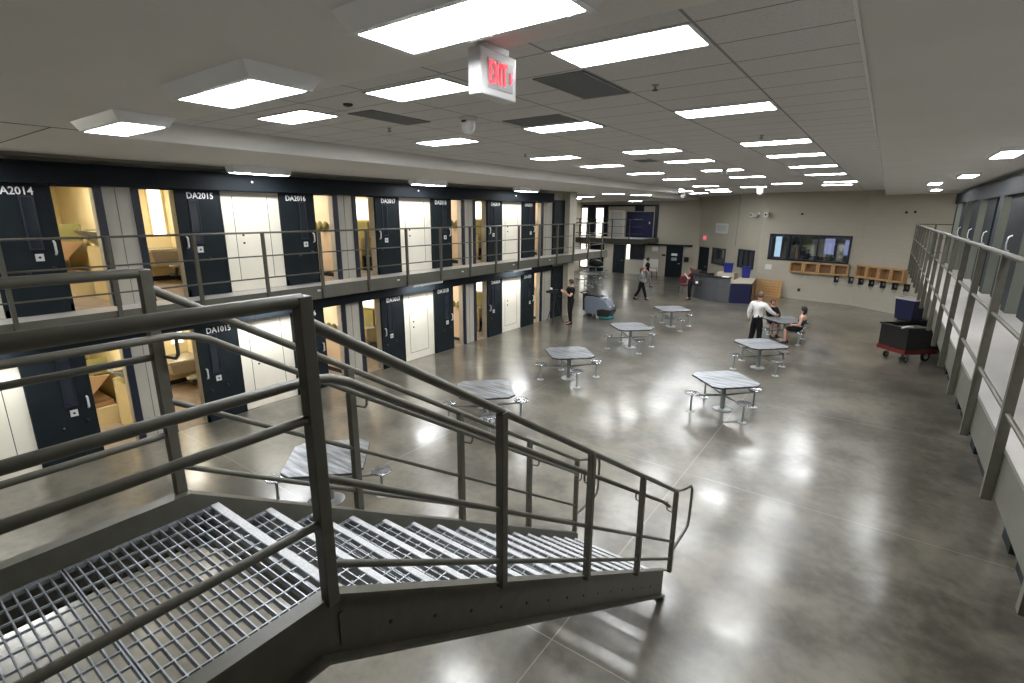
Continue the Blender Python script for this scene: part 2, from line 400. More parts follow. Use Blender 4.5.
# --- cells
def cell_shell(y0, y1, z0, peach=False):
    b = MB(); xb = -14.9; zt = z0+2.44; t = .08
    b.box((xb-t, y0-t, z0), (xb, y1+t, zt)); b.box((xb, y0-t, z0), (XL-.2, y0, zt)); b.box((xb, y1, z0), (XL-.2, y1+t, zt)); b.box((xb-t, y0-t, zt), (XL-.2, y1+t, zt+.03))
    struct(b.build('wall_cell', 'cellpeach' if peach else 'cellwall'))
    struct(MB().box((xb, y0, z0), (XL-.02, y1, z0+.006)).build('floor_cell', 'cellfloor'))
    d = MB().box((xb, y0, z0), (xb+.015, y1, z0+.12)).box((xb, y1-.015, z0), (XL-.2, y1, z0+.12)).box((xb, y0, z0), (XL-.2, y0+.015, z0+.12))
    struct(d.build('baseboard_cell', 'navy'))

def cell_light(x, y, z, lab):
    t = thing('ceiling_lamp', lab, 'light', (x, y, z-.002), 0, 'lights inside the cells')
    MB().frustum((-.20,-.60),(.20,.60),-.07,(-.24,-.64),(.24,.64),0).build('lamp_body','lensframe',t)
    MB().box((-.17,-.55,-.076),(.17,.55,-.0701)).build('lens','lenscell',t)

NUM = {('A',0):14, ('B',0):15, ('A',1):16, ('B',1):17, ('A',2):18, ('B',2):19, ('A',3):20}
dn = [0]
def cell_door(kind, k, z0, lev):
    B = B0+PAIR*k; num = 'DA%d%03d' % (2 if lev else 1, NUM[(kind,k)])
    y0, y1 = (B, B+.885) if kind == 'A' else (B+2.755, B+3.61)
    dn[0] += 1; W = y1-y0; s = 1 if kind == 'A' else -1      # s: side of the opening
    o = thing('door_%d' % dn[0], 'blue-black sliding cell door lettered %s on the %s tier, slid open' % (num, 'upper' if lev else 'lower'), 'cell door', (XL+.05, (y0+y1)/2, z0), 0, kind='structure')
    p = MB().box((-.025,-W/2,.012),(.03,W/2,HEAD)); p.box((.03,-W/2,.012),(.036,-W/2+.05,HEAD)); p.box((.03,W/2-.05,.012),(.036,W/2,HEAD)); p.box((.03,-W/2,.012),(.036,W/2,.14))
    p.build('door_panel','door',o)
    cy = s*W*.13
    w = MB().box((.03,cy-.095,1.08),(.045,cy-.07,1.96)).box((.03,cy+.07,1.08),(.045,cy+.095,1.96)).box((.03,cy-.07,1.08),(.045,cy+.07,1.11)).box((.03,cy-.07,1.93),(.045,cy+.07,1.96))
    wf = w.build('vision_slot','navy',o); MB().box((.031,cy-.07,1.11),(.034,cy+.07,1.93)).build('pane','glass',wf)
    lp = MB().box((.036,cy-.045,.90),(.048,cy+.065,1.02)).build('lock_plate','chrome',o,label='steel lock plate'); MB().lathe([(.02,0),(.02,.008)],n=10,T=Matrix.Translation((.048,cy+.01,.96))@Matrix.Rotation(PI/2,4,'Y')).build('keyhole','black',lp)
    hy = s*(W/2-.10)
    MB().tube([(.036,hy,1.22),(.085,hy,1.20),(.09,hy,1.12),(.085,hy,1.03),(.036,hy,1.00)],.017,8).build('handle','chrome',o,True,label='chrome pull handle')
    for q in (-1,1): MB().lathe([(.03,0),(.03,.03),(.015,.05)],n=10,T=Matrix.Translation((.03,cy+q*.17,.74+.03*q))@Matrix.Rotation(PI/2,4,'Y')).build('latch','black',o)
    text_obj('door_number', num, .172, 'letter', frame_mat((.037,-s*W*.04,HEAD-.115),(0,1,0),(0,0,1),(1,0,0)), o, sx=.88)['label'] = 'white lettering %s' % num
    # jamb around the opening
    a, c = (B+.88, B+1.48) if kind == 'A' else (B+2.17, B+2.76)
    j = MB()
    jw = .12
    if kind == 'A': j.box((XL-.03,c,z0),(XL+.03,c+jw,z0+HEAD))
    else: j.box((XL-.03,a-jw,z0),(XL+.03,a,z0+HEAD))
    j.box((XL-.03,a,z0+HEAD-.02),(XL+.02,c,z0+HEAD+.02))
    j.v = [(x-o.location.x, y-o.location.y, z-o.location.z) for x,y,z in j.v]
    j.build('door_frame','navy',o)

def chase_door(k, z0, lev):
    B = B0+PAIR*k; y0, y1 = B+3.61, B+4.92; dn[0] += 1
    prev, nxt = NUM.get(('B',k), 13), NUM[('A',k+1)]
    q = 2000 if lev else 1000
    o = thing('door_%d' % dn[0], 'cream flush service door on the %s tier left of cell door DA%d' % ('upper' if lev else 'lower', q+nxt), 'service door', (XL, (y0+y1)/2, z0), 0, kind='structure')
    W = y1-y0
    p = MB().box((0,-W/2,.01),(.02,W/2,HEAD-.10)); p.build('door_panel','cream',o)
    g = MB(); a, c = -W/2+.26, W/2-.26
    g.box((.02,a,.24),(.0215,a+.012,HEAD-.1)); g.box((.02,c-.012,.24),(.0215,c,HEAD-.1)); g.box((.02,a,.24),(.0215,c,.252))
    g.build('panel_seam','groove',o)
    for z in (1.22, 1.05): MB().lathe([(.022,0),(.022,.02),(.01,.03)],n=10,T=Matrix.Translation((.02,a+.16,z))@Matrix.Rotation(PI/2,4,'Y')).build('latch','black',o)
    MB().box((0,-W/2,HEAD-.10),(.03,W/2,HEAD)).build('door_head','pilaster',o)

for lev, z0 in ((0,0),(1,U)):
    for k in range(-1,3): chase_door(k, z0, lev)
    for (a, c, kind, k) in OP:
        cell_door(kind, k, z0, lev)
        B = B0+PAIR*k; num = NUM[(kind,k)]+(2000 if lev else 1000)
        y0, y1 = (B-.25, B+1.775) if kind == 'A' else (B+1.88, B+3.88)
        cell_shell(y0, y1, z0+(.0), peach=(kind == 'A' and k >= 1))
        cell_light(-12.6 if kind == 'A' else -13.9, (y0+y1)/2, z0+2.44, 'warm ceiling light inside open cell DA%d' % num)

# small sensors on the headers
for lev in (0,1):
    for k in range(-1,3):
        y = B0+PAIR*k+4.25
        s = MB().lathe([(.025,0),(.022,.02),(.008,.03)],n=10,T=Matrix.Rotation(PI/2,4,'Y')).build('sensor','white',loc=(XL+.23,y,(U if lev else 0)+HEAD+.20))
        tag(s, 'tiny white sensor on the dark header above the cream door left of cell DA%d' % ((2000 if lev else 1000)+NUM[('A',k+1)]), 'sensor', 'sensors on the cell headers')
# dark stair door at the end of each tier
for lev, z0 in ((0,0),(1,U)):
    dn[0] += 1
    o = thing('door_%d' % dn[0], 'plain blue-black door at the far end of the %s cell tier' % ('upper' if lev else 'lower'), 'door', (XL, 19.32, z0), 0, kind='structure')
    MB().box((.0,-.47,0),(.06,.47,HEAD+.12)).build('door_panel','door',o); MB().box((.06,-.41,.05),(.075,.41,HEAD+.02)).build('door_leaf','door',o)
    MB().box((.075,-.36,.95),(.13,-.32,1.12)).build('handle','black',o)

# --- right tier: doors between projecting dark pilasters with a grey-green near face
for i, y in enumerate((5.6, 8.9, 12.6, 15.5, 18.9, 21.9, 24.7)):
    struct(MB().box((XR-.24,y,U),(XR,y+.03,U+HEAD)).build('trim_12','jambgreen'))  # paler slab on the near face of each dark pilaster
    struct(MB().box((XR-.24,y+.03,U),(XR,y+.50,U+HEAD)).build('trim_17','door'))
    struct(MB().box((XR-.19,y,0),(XR,y+.50,U-.35)).build('trim_13','door'))
    dn[0] += 1
    o = thing('door_%d' % dn[0], 'dark sliding cell door %s on the right walkway' % ('with tagged handle, %s from the near end' % ['first','second','third','fourth','fifth','sixth','seventh'][i]), 'cell door', (XR, y-1.0, U), 0, kind='structure')
    MB().box((-.14,-.75,0),(0,.65,HEAD)).build('door_panel','door',o)
    MB().box((-.06,.66,0),(-.001,.98,HEAD-.05)).build('side_panel','cream',o)
    MB().tube([(-.14,-.3,1.02),(-.20,-.3,1.06),(-.21,-.3,1.18),(-.20,-.3,1.30),(-.14,-.3,1.34)],.012,8).build('handle','chrome',o,True)
    MB().box((-.225,-.33,.90),(-.19,-.27,1.02)).build('tag','tag',o,label='lime green tag')
    struct(MB().box((XR-.17,y-1.75,0),(XR,y-.35,HEAD)).build('trim_14','door'))

# --- far wall features (local s, z, o)
def wall_door(i, s0, s1, z1, lab, m='door', sign=False):
    T, Ln = WT[i]; dn[0] += 1
    c = T @ Vector(((s0+s1)/2, 0, 0)); o = thing('door_%d' % dn[0], lab, 'door', c, 0, kind='structure')
    T2 = T.copy(); T2.translation = (0,0,0); w = (s1-s0)/2
    f = MB().box((-w,0,0),(-w+.06,z1,.05),T2).box((w-.06,0,0),(w,z1,.05),T2).box((-w,z1-.06,0),(w,z1,.05),T2); f.build('door_frame',m,o)
    MB().box((-w+.06,.01,0),(w-.06,z1-.06,.03),T2).build('door_leaf',m,o)
    MB().tube([(w-.17,1.0,.03),(w-.17,1.0,.08),(w-.30,1.0,.08)],.012,8,T=T2).build('handle','chrome',o)
    if sign:
        MB().box((-.22,1.55,.03),(.22,1.72,.036),T2).build('notice','letter',o); MB().box((-.2,1.2,.03),(.2,1.42,.036),T2).build('notice','exitface',o)
    return o
wall_door(0, 2.97, 3.94, 2.2, 'grey-black door on the far alcove wall left of the dark window')
wall_door(0, 7.15, 8.37, 2.24, 'grey-black door with pale notices right of the whiteboard', sign=True)
wall_door(1, .30, 1.62, 2.3, 'dark door below the small far exit sign')

wall_door(0, .95, 2.15, 2.2, 'dark blue-black door behind the far alcove tables')
wn = [0]
def wall_window(i, s0, s1, z0, z1, lab, muntins=(), pane='glass', fr='navy'):
    T, Ln = WT[i]; wn[0] += 1
    c = T @ Vector(((s0+s1)/2, 0, 0)); o = thing('window_%d' % wn[0], lab, 'window', c, 0, kind='structure')
    T2 = T.copy(); T2.translation = (0,0,0); w = (s1-s0)/2; t = .07
    f = MB().box((-w,z0,0),(-w+t,z1,.05),T2).box((w-t,z0,0),(w,z1,.05),T2).box((-w,z0,0),(w,z0+t,.05),T2).box((-w,z1-t,0),(w,z1,.05),T2)
    for q in muntins: f.box((-w+q*2*w-.025,z0,0),(-w+q*2*w+.025,z1,.045),T2)
    f.build('window_frame',fr,o); MB().box((-w+t,z0+t,0),(w-t,z1-t,.015),T2).build('pane',pane,o)
    return o, T2, w
o, T2, w = wall_window(0, 4.33, 5.5, 1.12, 2.25, 'dark window on the alcove wall with a bright strip beside it')
MB().box((-w-.28,1.12,0),(-w-.02,2.25,.02),T2).build('side_light','glow',o,label='bright strip of glass')
wall_window(0, .05, .80, .25, 2.2, 'lit cream panel low at the left end of the alcove wall, its light put in as glow', pane='glow')  # glowing pane stands in for a lit cream panel
wall_window(1, 2.1, 3.75, 1.30, 2.36, 'dark framed window right of the door under the far exit sign')
wall_window(2, .62, 2.22, 1.39, 2.48, 'tall dark window behind the two blue bins', (.33,.66))
# long control-room window with the room behind it
T, Ln = WT[3]; s0, s1, z0, z1 = LW; wn[0] += 1
o = thing('window_%d' % wn[0], 'long dark control room window above the four wooden boxes', 'window', T @ Vector(((s0+s1)/2,0,0)), 0, kind='structure')
T2 = T.copy(); T2.translation = (0,0,0); w = (s1-s0)/2
f = MB()
for a, b_, c, d in ((-w-.05,-w+.05,z0-.05,z1+.05),(w-.05,w+.05,z0-.05,z1+.05),(-w,w,z0-.05,z0+.05),(-w,w,z1-.05,z1+.05)): f.box((a,c,-.1),(b_,d,.04),T2)
for q in (.25,.40,.62): f.box((-w+q*2*w-.03,z0,-.08),(-w+q*2*w+.03,z1,.02),T2)
f.build('window_frame','navy',o)
def glass_material():
    g = bpy.data.materials.new('clear_window_glass'); g.use_nodes = True; nt = g.node_tree; nt.nodes.clear()
    out = nt.nodes.new('ShaderNodeOutputMaterial'); a = nt.nodes.new('ShaderNodeBsdfTransparent'); a.inputs['Color'].default_value = (.75,.8,.82,1); b = nt.nodes.new('ShaderNodeBsdfGlossy'); b.inputs['Roughness'].default_value = .03
    mx = nt.nodes.new('ShaderNodeMixShader'); mx.inputs[0].default_value = .12
    nt.links.new(a.outputs[0], mx.inputs[1]); nt.links.new(b.outputs[0], mx.inputs[2]); nt.links.new(mx.outputs[0], out.inputs['Surface']); return g
M['clearglass'] = glass_material()
MB().box((-w+.05,z0+.05,-.06),(w-.05,z1-.05,-.05),T2).build('pane','clearglass',o)
room = MB()
room.box((-w-.1,1.0,-2.6),(w+.8,4.2,-2.5),T2).box((-w-.2,1.0,-2.6),(-w-.1,4.2,-.22),T2).box((w+.8,1.0,-2.6),(w+.9,4.2,-.22),T2).box((-w-.2,4.2,-2.6),(w+.9,4.3,-.22),T2).box((-w-.2,.9,-2.6),(w+.9,1.0,-.22),T2)
room.v = [tuple(Vector(v)+o.location) for v in room.v]
struct(room.build('wall_control_room','greygloss'))
def croom(name, lab, cat, a, b_, m, grp=None):
    x = MB().box(a,b_,T2); c = Vector(o.location); r = x.build(name,m,loc=c); tag(r,lab,cat,grp); return r
croom('wall_screen','tall pale blue lit panel at the left end of the control room window','screen',(-w+.12,z0+.1,-.5),(-w+.42,z1-.12,-.44),'screen')
croom('wall_screen','violet lit monitor right of the middle of the control room window','screen',(.55,z0+.35,-.9),(1.0,z1-.15,-.84),'screenviolet')
croom('wall_screen','narrow pale panel at the right end of the control room window','screen',(w-.42,z0+.35,-.8),(w-.2,z1-.2,-.74),'screenviolet')
croom('wall_board','grey board inside the middle of the control room','board',(-.55,z0+.1,-2.4),(.25,z1-.25,-2.35),'beige')
croom('wall_board','olive board inside the left half of the control room','board',(-w+.85,z0+.35,-2.4),(-w+1.4,z1-.1,-2.35),'olive')
def control_desk():
    t = thing('control_desk','black control desk inside the control room','desk',o.location+T2@Vector((0,0,-1.4)))
    MB().box((-1.4,1.75,-.3),(1.5,1.8,.3),T2).build('desk_top','black',t); MB().box((-1.3,1.004,-.25),(1.4,1.75,.25),T2).build('desk_body','black',t)
control_desk()
cl = thing('control_room_light','small warm ceiling light inside the control room','light',o.location+T2@Vector((1.15,z1+.55,-1.3)))
MB().box((-.3,0,-.15),(.3,.06,.15),T2).build('lamp_body','lensframe',cl); MB().box((-.27,-.01,-.12),(.27,0,.12),T2).build('lens','lenscell',cl)

# upper far walkway: dark frame, grey panel door, blue door, bright panes
T, Ln = WT[0]
struct(MB().box((.2,U+2.25,0),(6.3,U+2.38,.12),T).box((6.12,2.45,0),(6.35,U+2.38,.12),T).box((.65,U,0),(1.25,U+2.25,.06),T).box((2.05,U,0),(2.35,U+2.25,.06),T).box((4.55,U+1.9,0),(5.25,U+2.25,.08),T).build('trim_15','navy'))
struct(MB().box((.0,U-.55,0),(9.0,U-.42,.12),T).build('trim_16','navy'))
def updoor(s0,s1,z1,lab,mf,ml):
    dn[0] += 1; oo = thing('door_%d' % dn[0], lab, 'door', T@Vector(((s0+s1)/2,U,0)), 0, kind='structure'); TT = T.copy(); TT.translation=(0,0,0); w=(s1-s0)/2
    MB().box((-w,0,0),(-w+.14,z1,.07),TT).box((w-.14,0,0),(w,z1,.07),TT).box((-w,z1-.14,0),(w,z1,.07),TT).build('door_frame',mf,oo)
    MB().box((-w+.14,0,0),(w-.14,z1-.14,.05),TT).build('door_leaf',ml,oo); MB().box((w-.3,1.0,.05),(w-.22,1.15,.09),TT).build('handle','chrome',oo)
updoor(2.45,3.75,1.98,'grey panel door with cream frame on the far upper walkway','cream','lensframe')
updoor(3.9,6.0,1.86,'wide dark blue door on the far upper walkway','bluedark','bluedark')
for s0_,s1_ in ((.05,.62),(1.3,2.02)):
    wn[0]+=1; oo=thing('window_%d'%wn[0],'bright tall pane %s of the far upper walkway'%('at the left end' if s0_<1 else 'left of the grey panel door'),'window',T@Vector(((s0_+s1_)/2,U,0)),0,kind='structure'); TT=T.copy(); TT.translation=(0,0,0); w=(s1_-s0_)/2
    MB().box((-w,.05,0),(-w+.04,2.2,.05),TT).box((w-.04,.05,0),(w,2.2,.05),TT).box((-w,2.14,0),(w,2.2,.05),TT).build('window_frame','navy',oo); MB().box((-w+.04,.05,0),(w-.04,2.14,.03),TT).build('pane','glow',oo)
# ------------------------------------------------------------------ staircase
XN, XF = -1.516, -2.81
ST = thing('staircase','dark steel staircase with open grating landing and treads in front','staircase',(-2.163,5.0,0))
def rel(mb, o=ST):
    l = o.location; mb.v = [(x-l.x,y-l.y,z-l.z) for x,y,z in mb.v]; return mb
def strip(mb, pts, x0, x1, dz):
    for (ya,za),(yb,zb) in zip(pts, pts[1:]):
        mb.add([(x0,ya,za),(x1,ya,za),(x1,yb,zb),(x0,yb,zb),(x0,ya,za+dz),(x1,ya,za+dz),(x1,yb,zb+dz),(x0,yb,zb+dz)],
               [(0,3,2,1),(4,5,6,7),(0,1,5,4),(1,2,6,5),(2,3,7,6),(3,0,4,7)])
TOP = [(-1.6,3.06),(.95,3.06),(5.34,.358)]; BOT = [(-1.6,2.78),(.90,2.78),(5.30,.012)]
def stringer(xw, xa, xb):
    b = MB(); poly = TOP+[(5.34,0.0),(5.24,0.0)]+[(.90,2.78),(-1.6,2.78)]
    n = len(poly)
    b.add([(xw,y,z) for y,z in poly]+[(xw+.01,y,z) for y,z in poly], [tuple(range(n)), tuple(reversed(range(n,2*n)))]+[(i,n+i,n+(i+1)%n,(i+1)%n) for i in range(n)])
    strip(b, TOP, xa, xb, .012); strip(b, BOT, xa, xb, .012)
    b.box((xw-.03,5.20,0),(xw+.05,5.34,.015))
    rel(b).build('stringer','rail',ST)
stringer(XN-.068, XN-.068, XN); stringer(XF+.058, XF, XF+.068)
bolts = MB()
for k in range(15):
    y = 1.25+.28*k; z = 2.69-.175*k
    for d in (0,): bolts.lathe([(.009,0),(.009,.006)],n=8,T=Matrix.Translation((XN-.058,y+d*.6,z-d*.3))@Matrix.Rotation(PI/2,4,'Y'))
rel(bolts).build('bolt_row','black',ST)['kind'] = 'stuff'
GX0, GX1 = XF+.07, XN-.07
def grating(mb, y0, y1, z, dy=.040, dx=.10):
    n = round((y1-y0)/dy)
    for i in range(n+1):
        y = y0+(y1-y0)*i/n; mb.box((GX0,y-.0028,z-.03),(GX1,y+.0028,z))
    x = GX0+.02
    while x < GX1: mb.box((x-.003,y0,z-.010),(x+.003,y1,z+.001)); x += dx
    mb.box((GX0,y0,z-.032),(GX0+.005,y1,z)); mb.box((GX1-.005,y0,z-.032),(GX1,y1,z))
ZL = 2.96
g = MB(); grating(g, -1.5, .40, ZL); grating(g, .412, 1.03, ZL); rel(g).build('landing_grating','galv',ST)
g = MB().box((GX0,1.03,ZL-.04),(GX1,1.072,ZL+.003)); rel(g).build('landing_nosing','nosing',ST)
for yb in (.99,-.5): rel(MB().box((GX0-.02,yb,ZL-.19),(GX1+.02,yb+.02,ZL-.035))).build('landing_beam','rail',ST)
tr = MB(); grating(tr, -.285, -.036, 0); trm = tr.mesh('tread','galv')
nm = MB().box((GX0,-.036,-.03),(GX1,0,.003)).mesh('nosing','nosing')
for k in range(1,16):
    t = bpy.data.objects.new('tread', trm); C.objects.link(t); t.parent = ST; t.location = (2.163, 1.072+.28*k-5.0, ZL-.175*k)
    n_ = bpy.data.objects.new('nosing', nm); C.objects.link(n_); n_.parent = t; n_['label'] = 'pale checkered tread nosing'
def guard(x, inner):
    """side rail; inner = +1/-1 direction towards the stair"""
    gr = MB()
    gr.tube([(x,-1.6,4.22),(x,.928,4.22)],.024,12); gr.tube([(x,.93,4.15),(x,5.40,1.387)],.022,12)
    gr.tube([(x,5.37,1.405),(x,5.72,1.27),(x,5.96,1.20),(x,6.04,1.12),(x,6.05,1.02),(x,6.03,.70),(x,5.99,.62),(x,5.92,.60),(x,5.37,.60)],.017,10)
    G = rel(gr).build('guard_rail','rail',ST,True)
    for y in (-.9,.93,2.02,3.13,4.25,5.37):
        zt = 4.235 if y < 1 else 4.15-.618*(y-.93); zb = 3.06 if y < .95 else 3.06-.6155*(y-.95)
        b = MB().box((x-.025,y-.025,zb-.01),(x+.025,y+.025,zt)); rel(b).build('post','rail',G,bevel=.004)
    for z, z1 in ((3.81,3.57),(3.40,3.21)):
        b = MB().tube([(x,-1.6,z),(x,.93,z)],.017,10); b.tube([(x,.95,z1),(x,5.37,z1-(.640 if z>3.6 else .612)*4.42)],.0155,10); rel(b).build('mid_rail','rail',G,True)
    xh = x+inner*.085
    pts = [(xh,-1.6,3.915),(xh,.98,3.915),(xh,1.06,3.90),(xh,1.14,3.865),(xh,1.4,3.70),(xh,5.2,1.32),(x+inner*.04,5.28,1.24)]
    H = rel(MB().tube(pts,.019,12)).build('hand_rail','rail',ST,True)
    for y in (-.9,.93,2.02,3.13,4.25,5.28):
        zh = 3.915 if y < 1 else 3.915-.626*(y-1.06)
        b = MB().tube([(xh,y+.06,zh-.015),(xh,y+.06,zh-.095),(xh-inner*.01,y+.05,zh-.115),(x,y+.01,zh-.105)],.0085,8); rel(b).build('bracket','rail',H,True)
guard(XN,-1); guard(XF,1)

# ------------------------------------------------------------------ walkway railings
def railing(name, lab, cat, a, b, zs, zb, spacing, first, dirv, corner=None, tz=None, group=None, r=.021, ps=.03):
    """straight railing from a to b (xy); zs heights; posts every spacing from 'first' along"""
    a = Vector((*a,0)); b = Vector((*b,0)); d = (b-a).normalized(); L = (b-a).length
    t = thing(name, lab, cat, (a.x,a.y,zb))
    for i, z in enumerate(zs):
        MB().tube([(0,0,z-zb),tuple(d*L+Vector((0,0,z-zb)))], r*(1.0 if i == 0 else .72), 10).build('top_rail' if i == 0 else 'mid_rail','rail',t,True)
    s = first
    while s < L+.02:
        p = d*s; MB().cbox((p.x,p.y,(zs[0]-zb)/2),(ps*2,ps*2,zs[0]-zb)).build('post','rail',t); s += spacing
    return t
railing('guardrail','long dark railing along the left upper cell walkway','railing',(XE+.03,-3.0),(XE+.03,22.9),(4.07,3.58,3.11),U-.29,1.363,.67,0)
railing('guardrail','short dark railing turning left at the far end of the left walkway','railing',(XE-.05,22.9),(-14.2,22.9),(4.07,3.58,3.11),U-.29,1.2,1.1,0)
railing('guardrail','dark railing of the far upper walkway before the blue door','railing',(-20,33.96),(-13.55,33.96),(4.12,3.62,3.15),U-.3,1.3,.35,0)
railing('guardrail','long dark railing along the right upper walkway','railing',(XRE-.035,-3.0),(XRE-.035,26.1),(4.156,3.62,3.087),U-.39,1.445,.75,0,r=.024,ps=.032)
railing('guardrail','short dark railing closing the far end of the right walkway','railing',(XRE+.03,26.06),(XR-.05,26.06),(4.156,3.62,3.087),U-.05,.7,.55,0)
for i, y in enumerate([3.6,7.1,9.6,12.3,15.1,17.6]):
    s = MB().lathe([(.032,0),(.032,.012),(.02,.02)],n=12,T=Matrix.Diagonal((1,1.6,.7,1))@Matrix.Rotation(PI/2,4,'Y')).build('fascia_light','white',loc=(XE,y,U-.10))
    tag(s,'small white oval marker light on the left walkway edge, %s from the near end' % ['first','second','third','fourth','fifth','sixth'][i],'light','marker lights on the left walkway edge')

# ------------------------------------------------------------------ tables with stools
def make_table(loc, lab):
    t = thing('steel_table', lab, 'table', loc, 0, 'fixed steel tables with four stools')
    e, c = .725, .11
    oc = [(e,-c),(e,c),(c,e),(-c,e),(-e,c),(-e,-c),(-c,-e),(c,-e)]
    top = MB().prism(oc,.735,.762).build('tabletop','steel',t,bevel=.004)
    k = 1.012; MB().prism([(x*k,y*k) for x,y in oc],.722,.752).build('edge_band','tableedge',top)
    MB().lathe([(.055,0),(.055,.73)],n=16).build('pedestal','steelpaint',t,True); MB().lathe([(.21,0),(.21,.012),(.19,.025),(.07,.03)],n=24).build('foot_plate','steelbase',t,True)
    MB().box((-.24,-.03,.70),(.24,.03,.722)).box((-.03,-.24,.70),(.03,.24,.722)).build('top_bracket','steelpaint',t)
    for sx, sy in ((-1,-1),(1,-1),(1,1),(-1,1)):
        x, y = sx*.57, sy*.57
        a = MB().tube([(sx*.04,sy*.04,.36),(x,y,.40)],.026,8).build('arm','steelpaint',t,True)
        MB().lathe([(.024,0),(.024,.43)],c=(x,y,0),n=12).build('stool_post','steelpaint',a,True)
        MB().lathe([(.10,0),(.10,.010),(.035,.02)],c=(x,y,0),n=18).build('foot_plate','steelbase',a,True)
        MB().lathe([(.06,.425),(.155,.432),(.165,.45),(.155,.463),(.12,.458),(0.01,.452)],c=(x,y,0),n=20).build('seat','seat',a,True)
    return t
TX = -6.63
t0 = make_table((TX,4.25,0),'fixed steel table seen under the staircase handrails, nearest in the left row')
index_kids()
for (x,y,lab) in ((TX,8.22,'fixed steel table just beyond the staircase rail, second in the left row'),
                  (TX-.02,11.98,'steel table with reflection stripes in its colour right of the cream lower door, third in the left row'),
                  (TX,16.2,'fixed steel table between the striped table and the far one of the left row'),
                  (TX,20.4,'fixed steel table right of the floor scrubber, farthest in the left row'),
                  (-2.55,12.12,'fixed steel table standing alone in front, nearest in the right row'),
                  (-2.55,16.28,'fixed steel table in front of the man in the white shirt'),
                  (-2.52,20.7,'fixed steel table with two seated women and a standing man'),
                  (-15.1,29.4,'small distant steel table in the alcove, nearer of two'),
                  (-16.75,33.7,'small distant steel table in the alcove beside the dark bag')):
    dup(t0,(x,y,0),0,lab)

# ------------------------------------------------------------------ ceiling lights
def troffer(loc, lab):
    t = thing('ceiling_light', lab, 'light', loc, 0, 'recessed ceiling lights in the tile ceiling')
    f = MB(); a, b, w = .525, .262, .028
    for p, q in (((-a,-b),(a,-b+w)),((-a,b-w),(a,b)),((-a,-b),(-a+w,b)),((a-w,-b),(a,b))): f.box((*p,-.012),(*q,0))
    f.build('light_frame','lensframe',t); MB().box((-a+w,-b+w,-.009),(a-w,b-w,-.001)).build('lens','lens',t)
    return t
c1, c2, c3 = -1.695, -3.83, -6.0
LT = [(c1,3.76,'first in the right column, beside the white exit sign'),(c1,6.5,'second in the right column'),(c1,9.78,'third in the right column'),(c1,12.05,'fourth in the right column'),(c1,14.95,'fifth in the right column'),(c1,18.05,'sixth in the right column'),
      (c2-.06,3.83,'behind the exit sign, first in the middle column'),(c2,6.5,'second in the middle column, beside a dark vent'),(c2,9.85,'third in the middle column'),(c2,12.1,'fourth in the middle column'),(c2,15.0,'fifth in the middle column'),(c2,18.05,'sixth in the middle column'),
      (c3-.2,3.98,'first in the left column, nearest the left soffit corner'),(c3-.2,6.72,'second in the left column, under the dome camera'),(c3,9.9,'third in the left column'),(c3,12.15,'fourth in the left column'),(c3,15.0,'fifth in the left column'),(c3,18.05,'sixth in the left column'),
      (-1.6,22.4,'far one near the right edge trim'),(-1.85,24.5,'farthest near the right edge trim'),(-3.35,22.6,'far one in front of the long window wall'),(-4.94,24.7,'far one behind the white dome camera at centre'),(-6.5,23.0,'far one left of centre, nearer of two'),(-6.9,26.4,'far one left of centre, farther of two'),(-8.7,25.4,'far one beside the soffit corner, nearer of two'),(-7.35,28.9,'far one above the reception desk'),(-8.9,27.6,'far one beside the soffit corner, farther of two'),(-9.0,30.7,'farthest one before the alcove door wall')]
tf = None
for x,y,l in LT:
    lab = 'recessed ceiling light, '+l
    if tf is None: tf = troffer((x,y,ZT),lab); index_kids()
    else: dup(tf,(x,y,ZT),0,lab)
def surface_lamp(loc, w, d, lab, rz=0, h=.09, flare=.085, group='surface mounted security lights', lens='lens'):
    loc = (loc[0],loc[1],loc[2]-.002); t = thing('ceiling_lamp', lab, 'light', loc, rz, group)
    MB().frustum((-w/2-.03,-d/2-.03),(w/2+.03,d/2+.03),-h,(-w/2-flare,-d/2-flare),(w/2+flare,d/2+flare),0).build('lamp_cover','acrylic',t)
    MB().box((-w/2,-d/2,-h-.006),(w/2,d/2,-h)).build('lens',lens,t)
    f = MB()
    for p, q in (((-w/2-.035,-d/2-.035),(w/2+.035,-d/2)),((-w/2-.035,d/2),(w/2+.035,d/2+.035)),((-w/2-.035,-d/2),(-w/2,d/2)),((w/2,-d/2),(w/2+.035,d/2))): f.box((*p,-h-.005),(*q,-h-.0005))
    f.build('lens_rim','acrylic',t)
    for sx in (-1,0,1):
        for sy in (-1,1): MB().lathe([(.009,-.004),(.009,0)],c=(sx*w*.42,sy*(d/2+.018),-h-.005),n=8).build('screw','steelpaint',t)
    return t
surface_lamp((-1.63,1.90,ZS),1.0,.35,'big bright surface light on the front soffit beside the exit sign')
surface_lamp((-3.88,2.06,ZS),1.02,.38,'bright surface light with reflecting clear cover on the front soffit')
surface_lamp((-6.46,2.18,ZS),1.03,.36,'bright surface light nearest the left cells on the front soffit')
for k,y in enumerate((1.0,5.93,10.85,15.8)):
    lab = 'light under the left ceiling above the upper cream door, %s from the near end' % ['first','second','third','fourth'][k]
    surface_lamp((-10.75,y,ZS),.24,1.15,lab,0,.14,.05,'lights along the upper cell tier','lenswall')
    surface_lamp((-11.02,y,U-.29),.2,1.15,'light under the left walkway above the lower cream door, %s from the near end' % ['first','second','third','fourth'][k],0,.08,.04,'lights along the lower cell tier','lenswall')
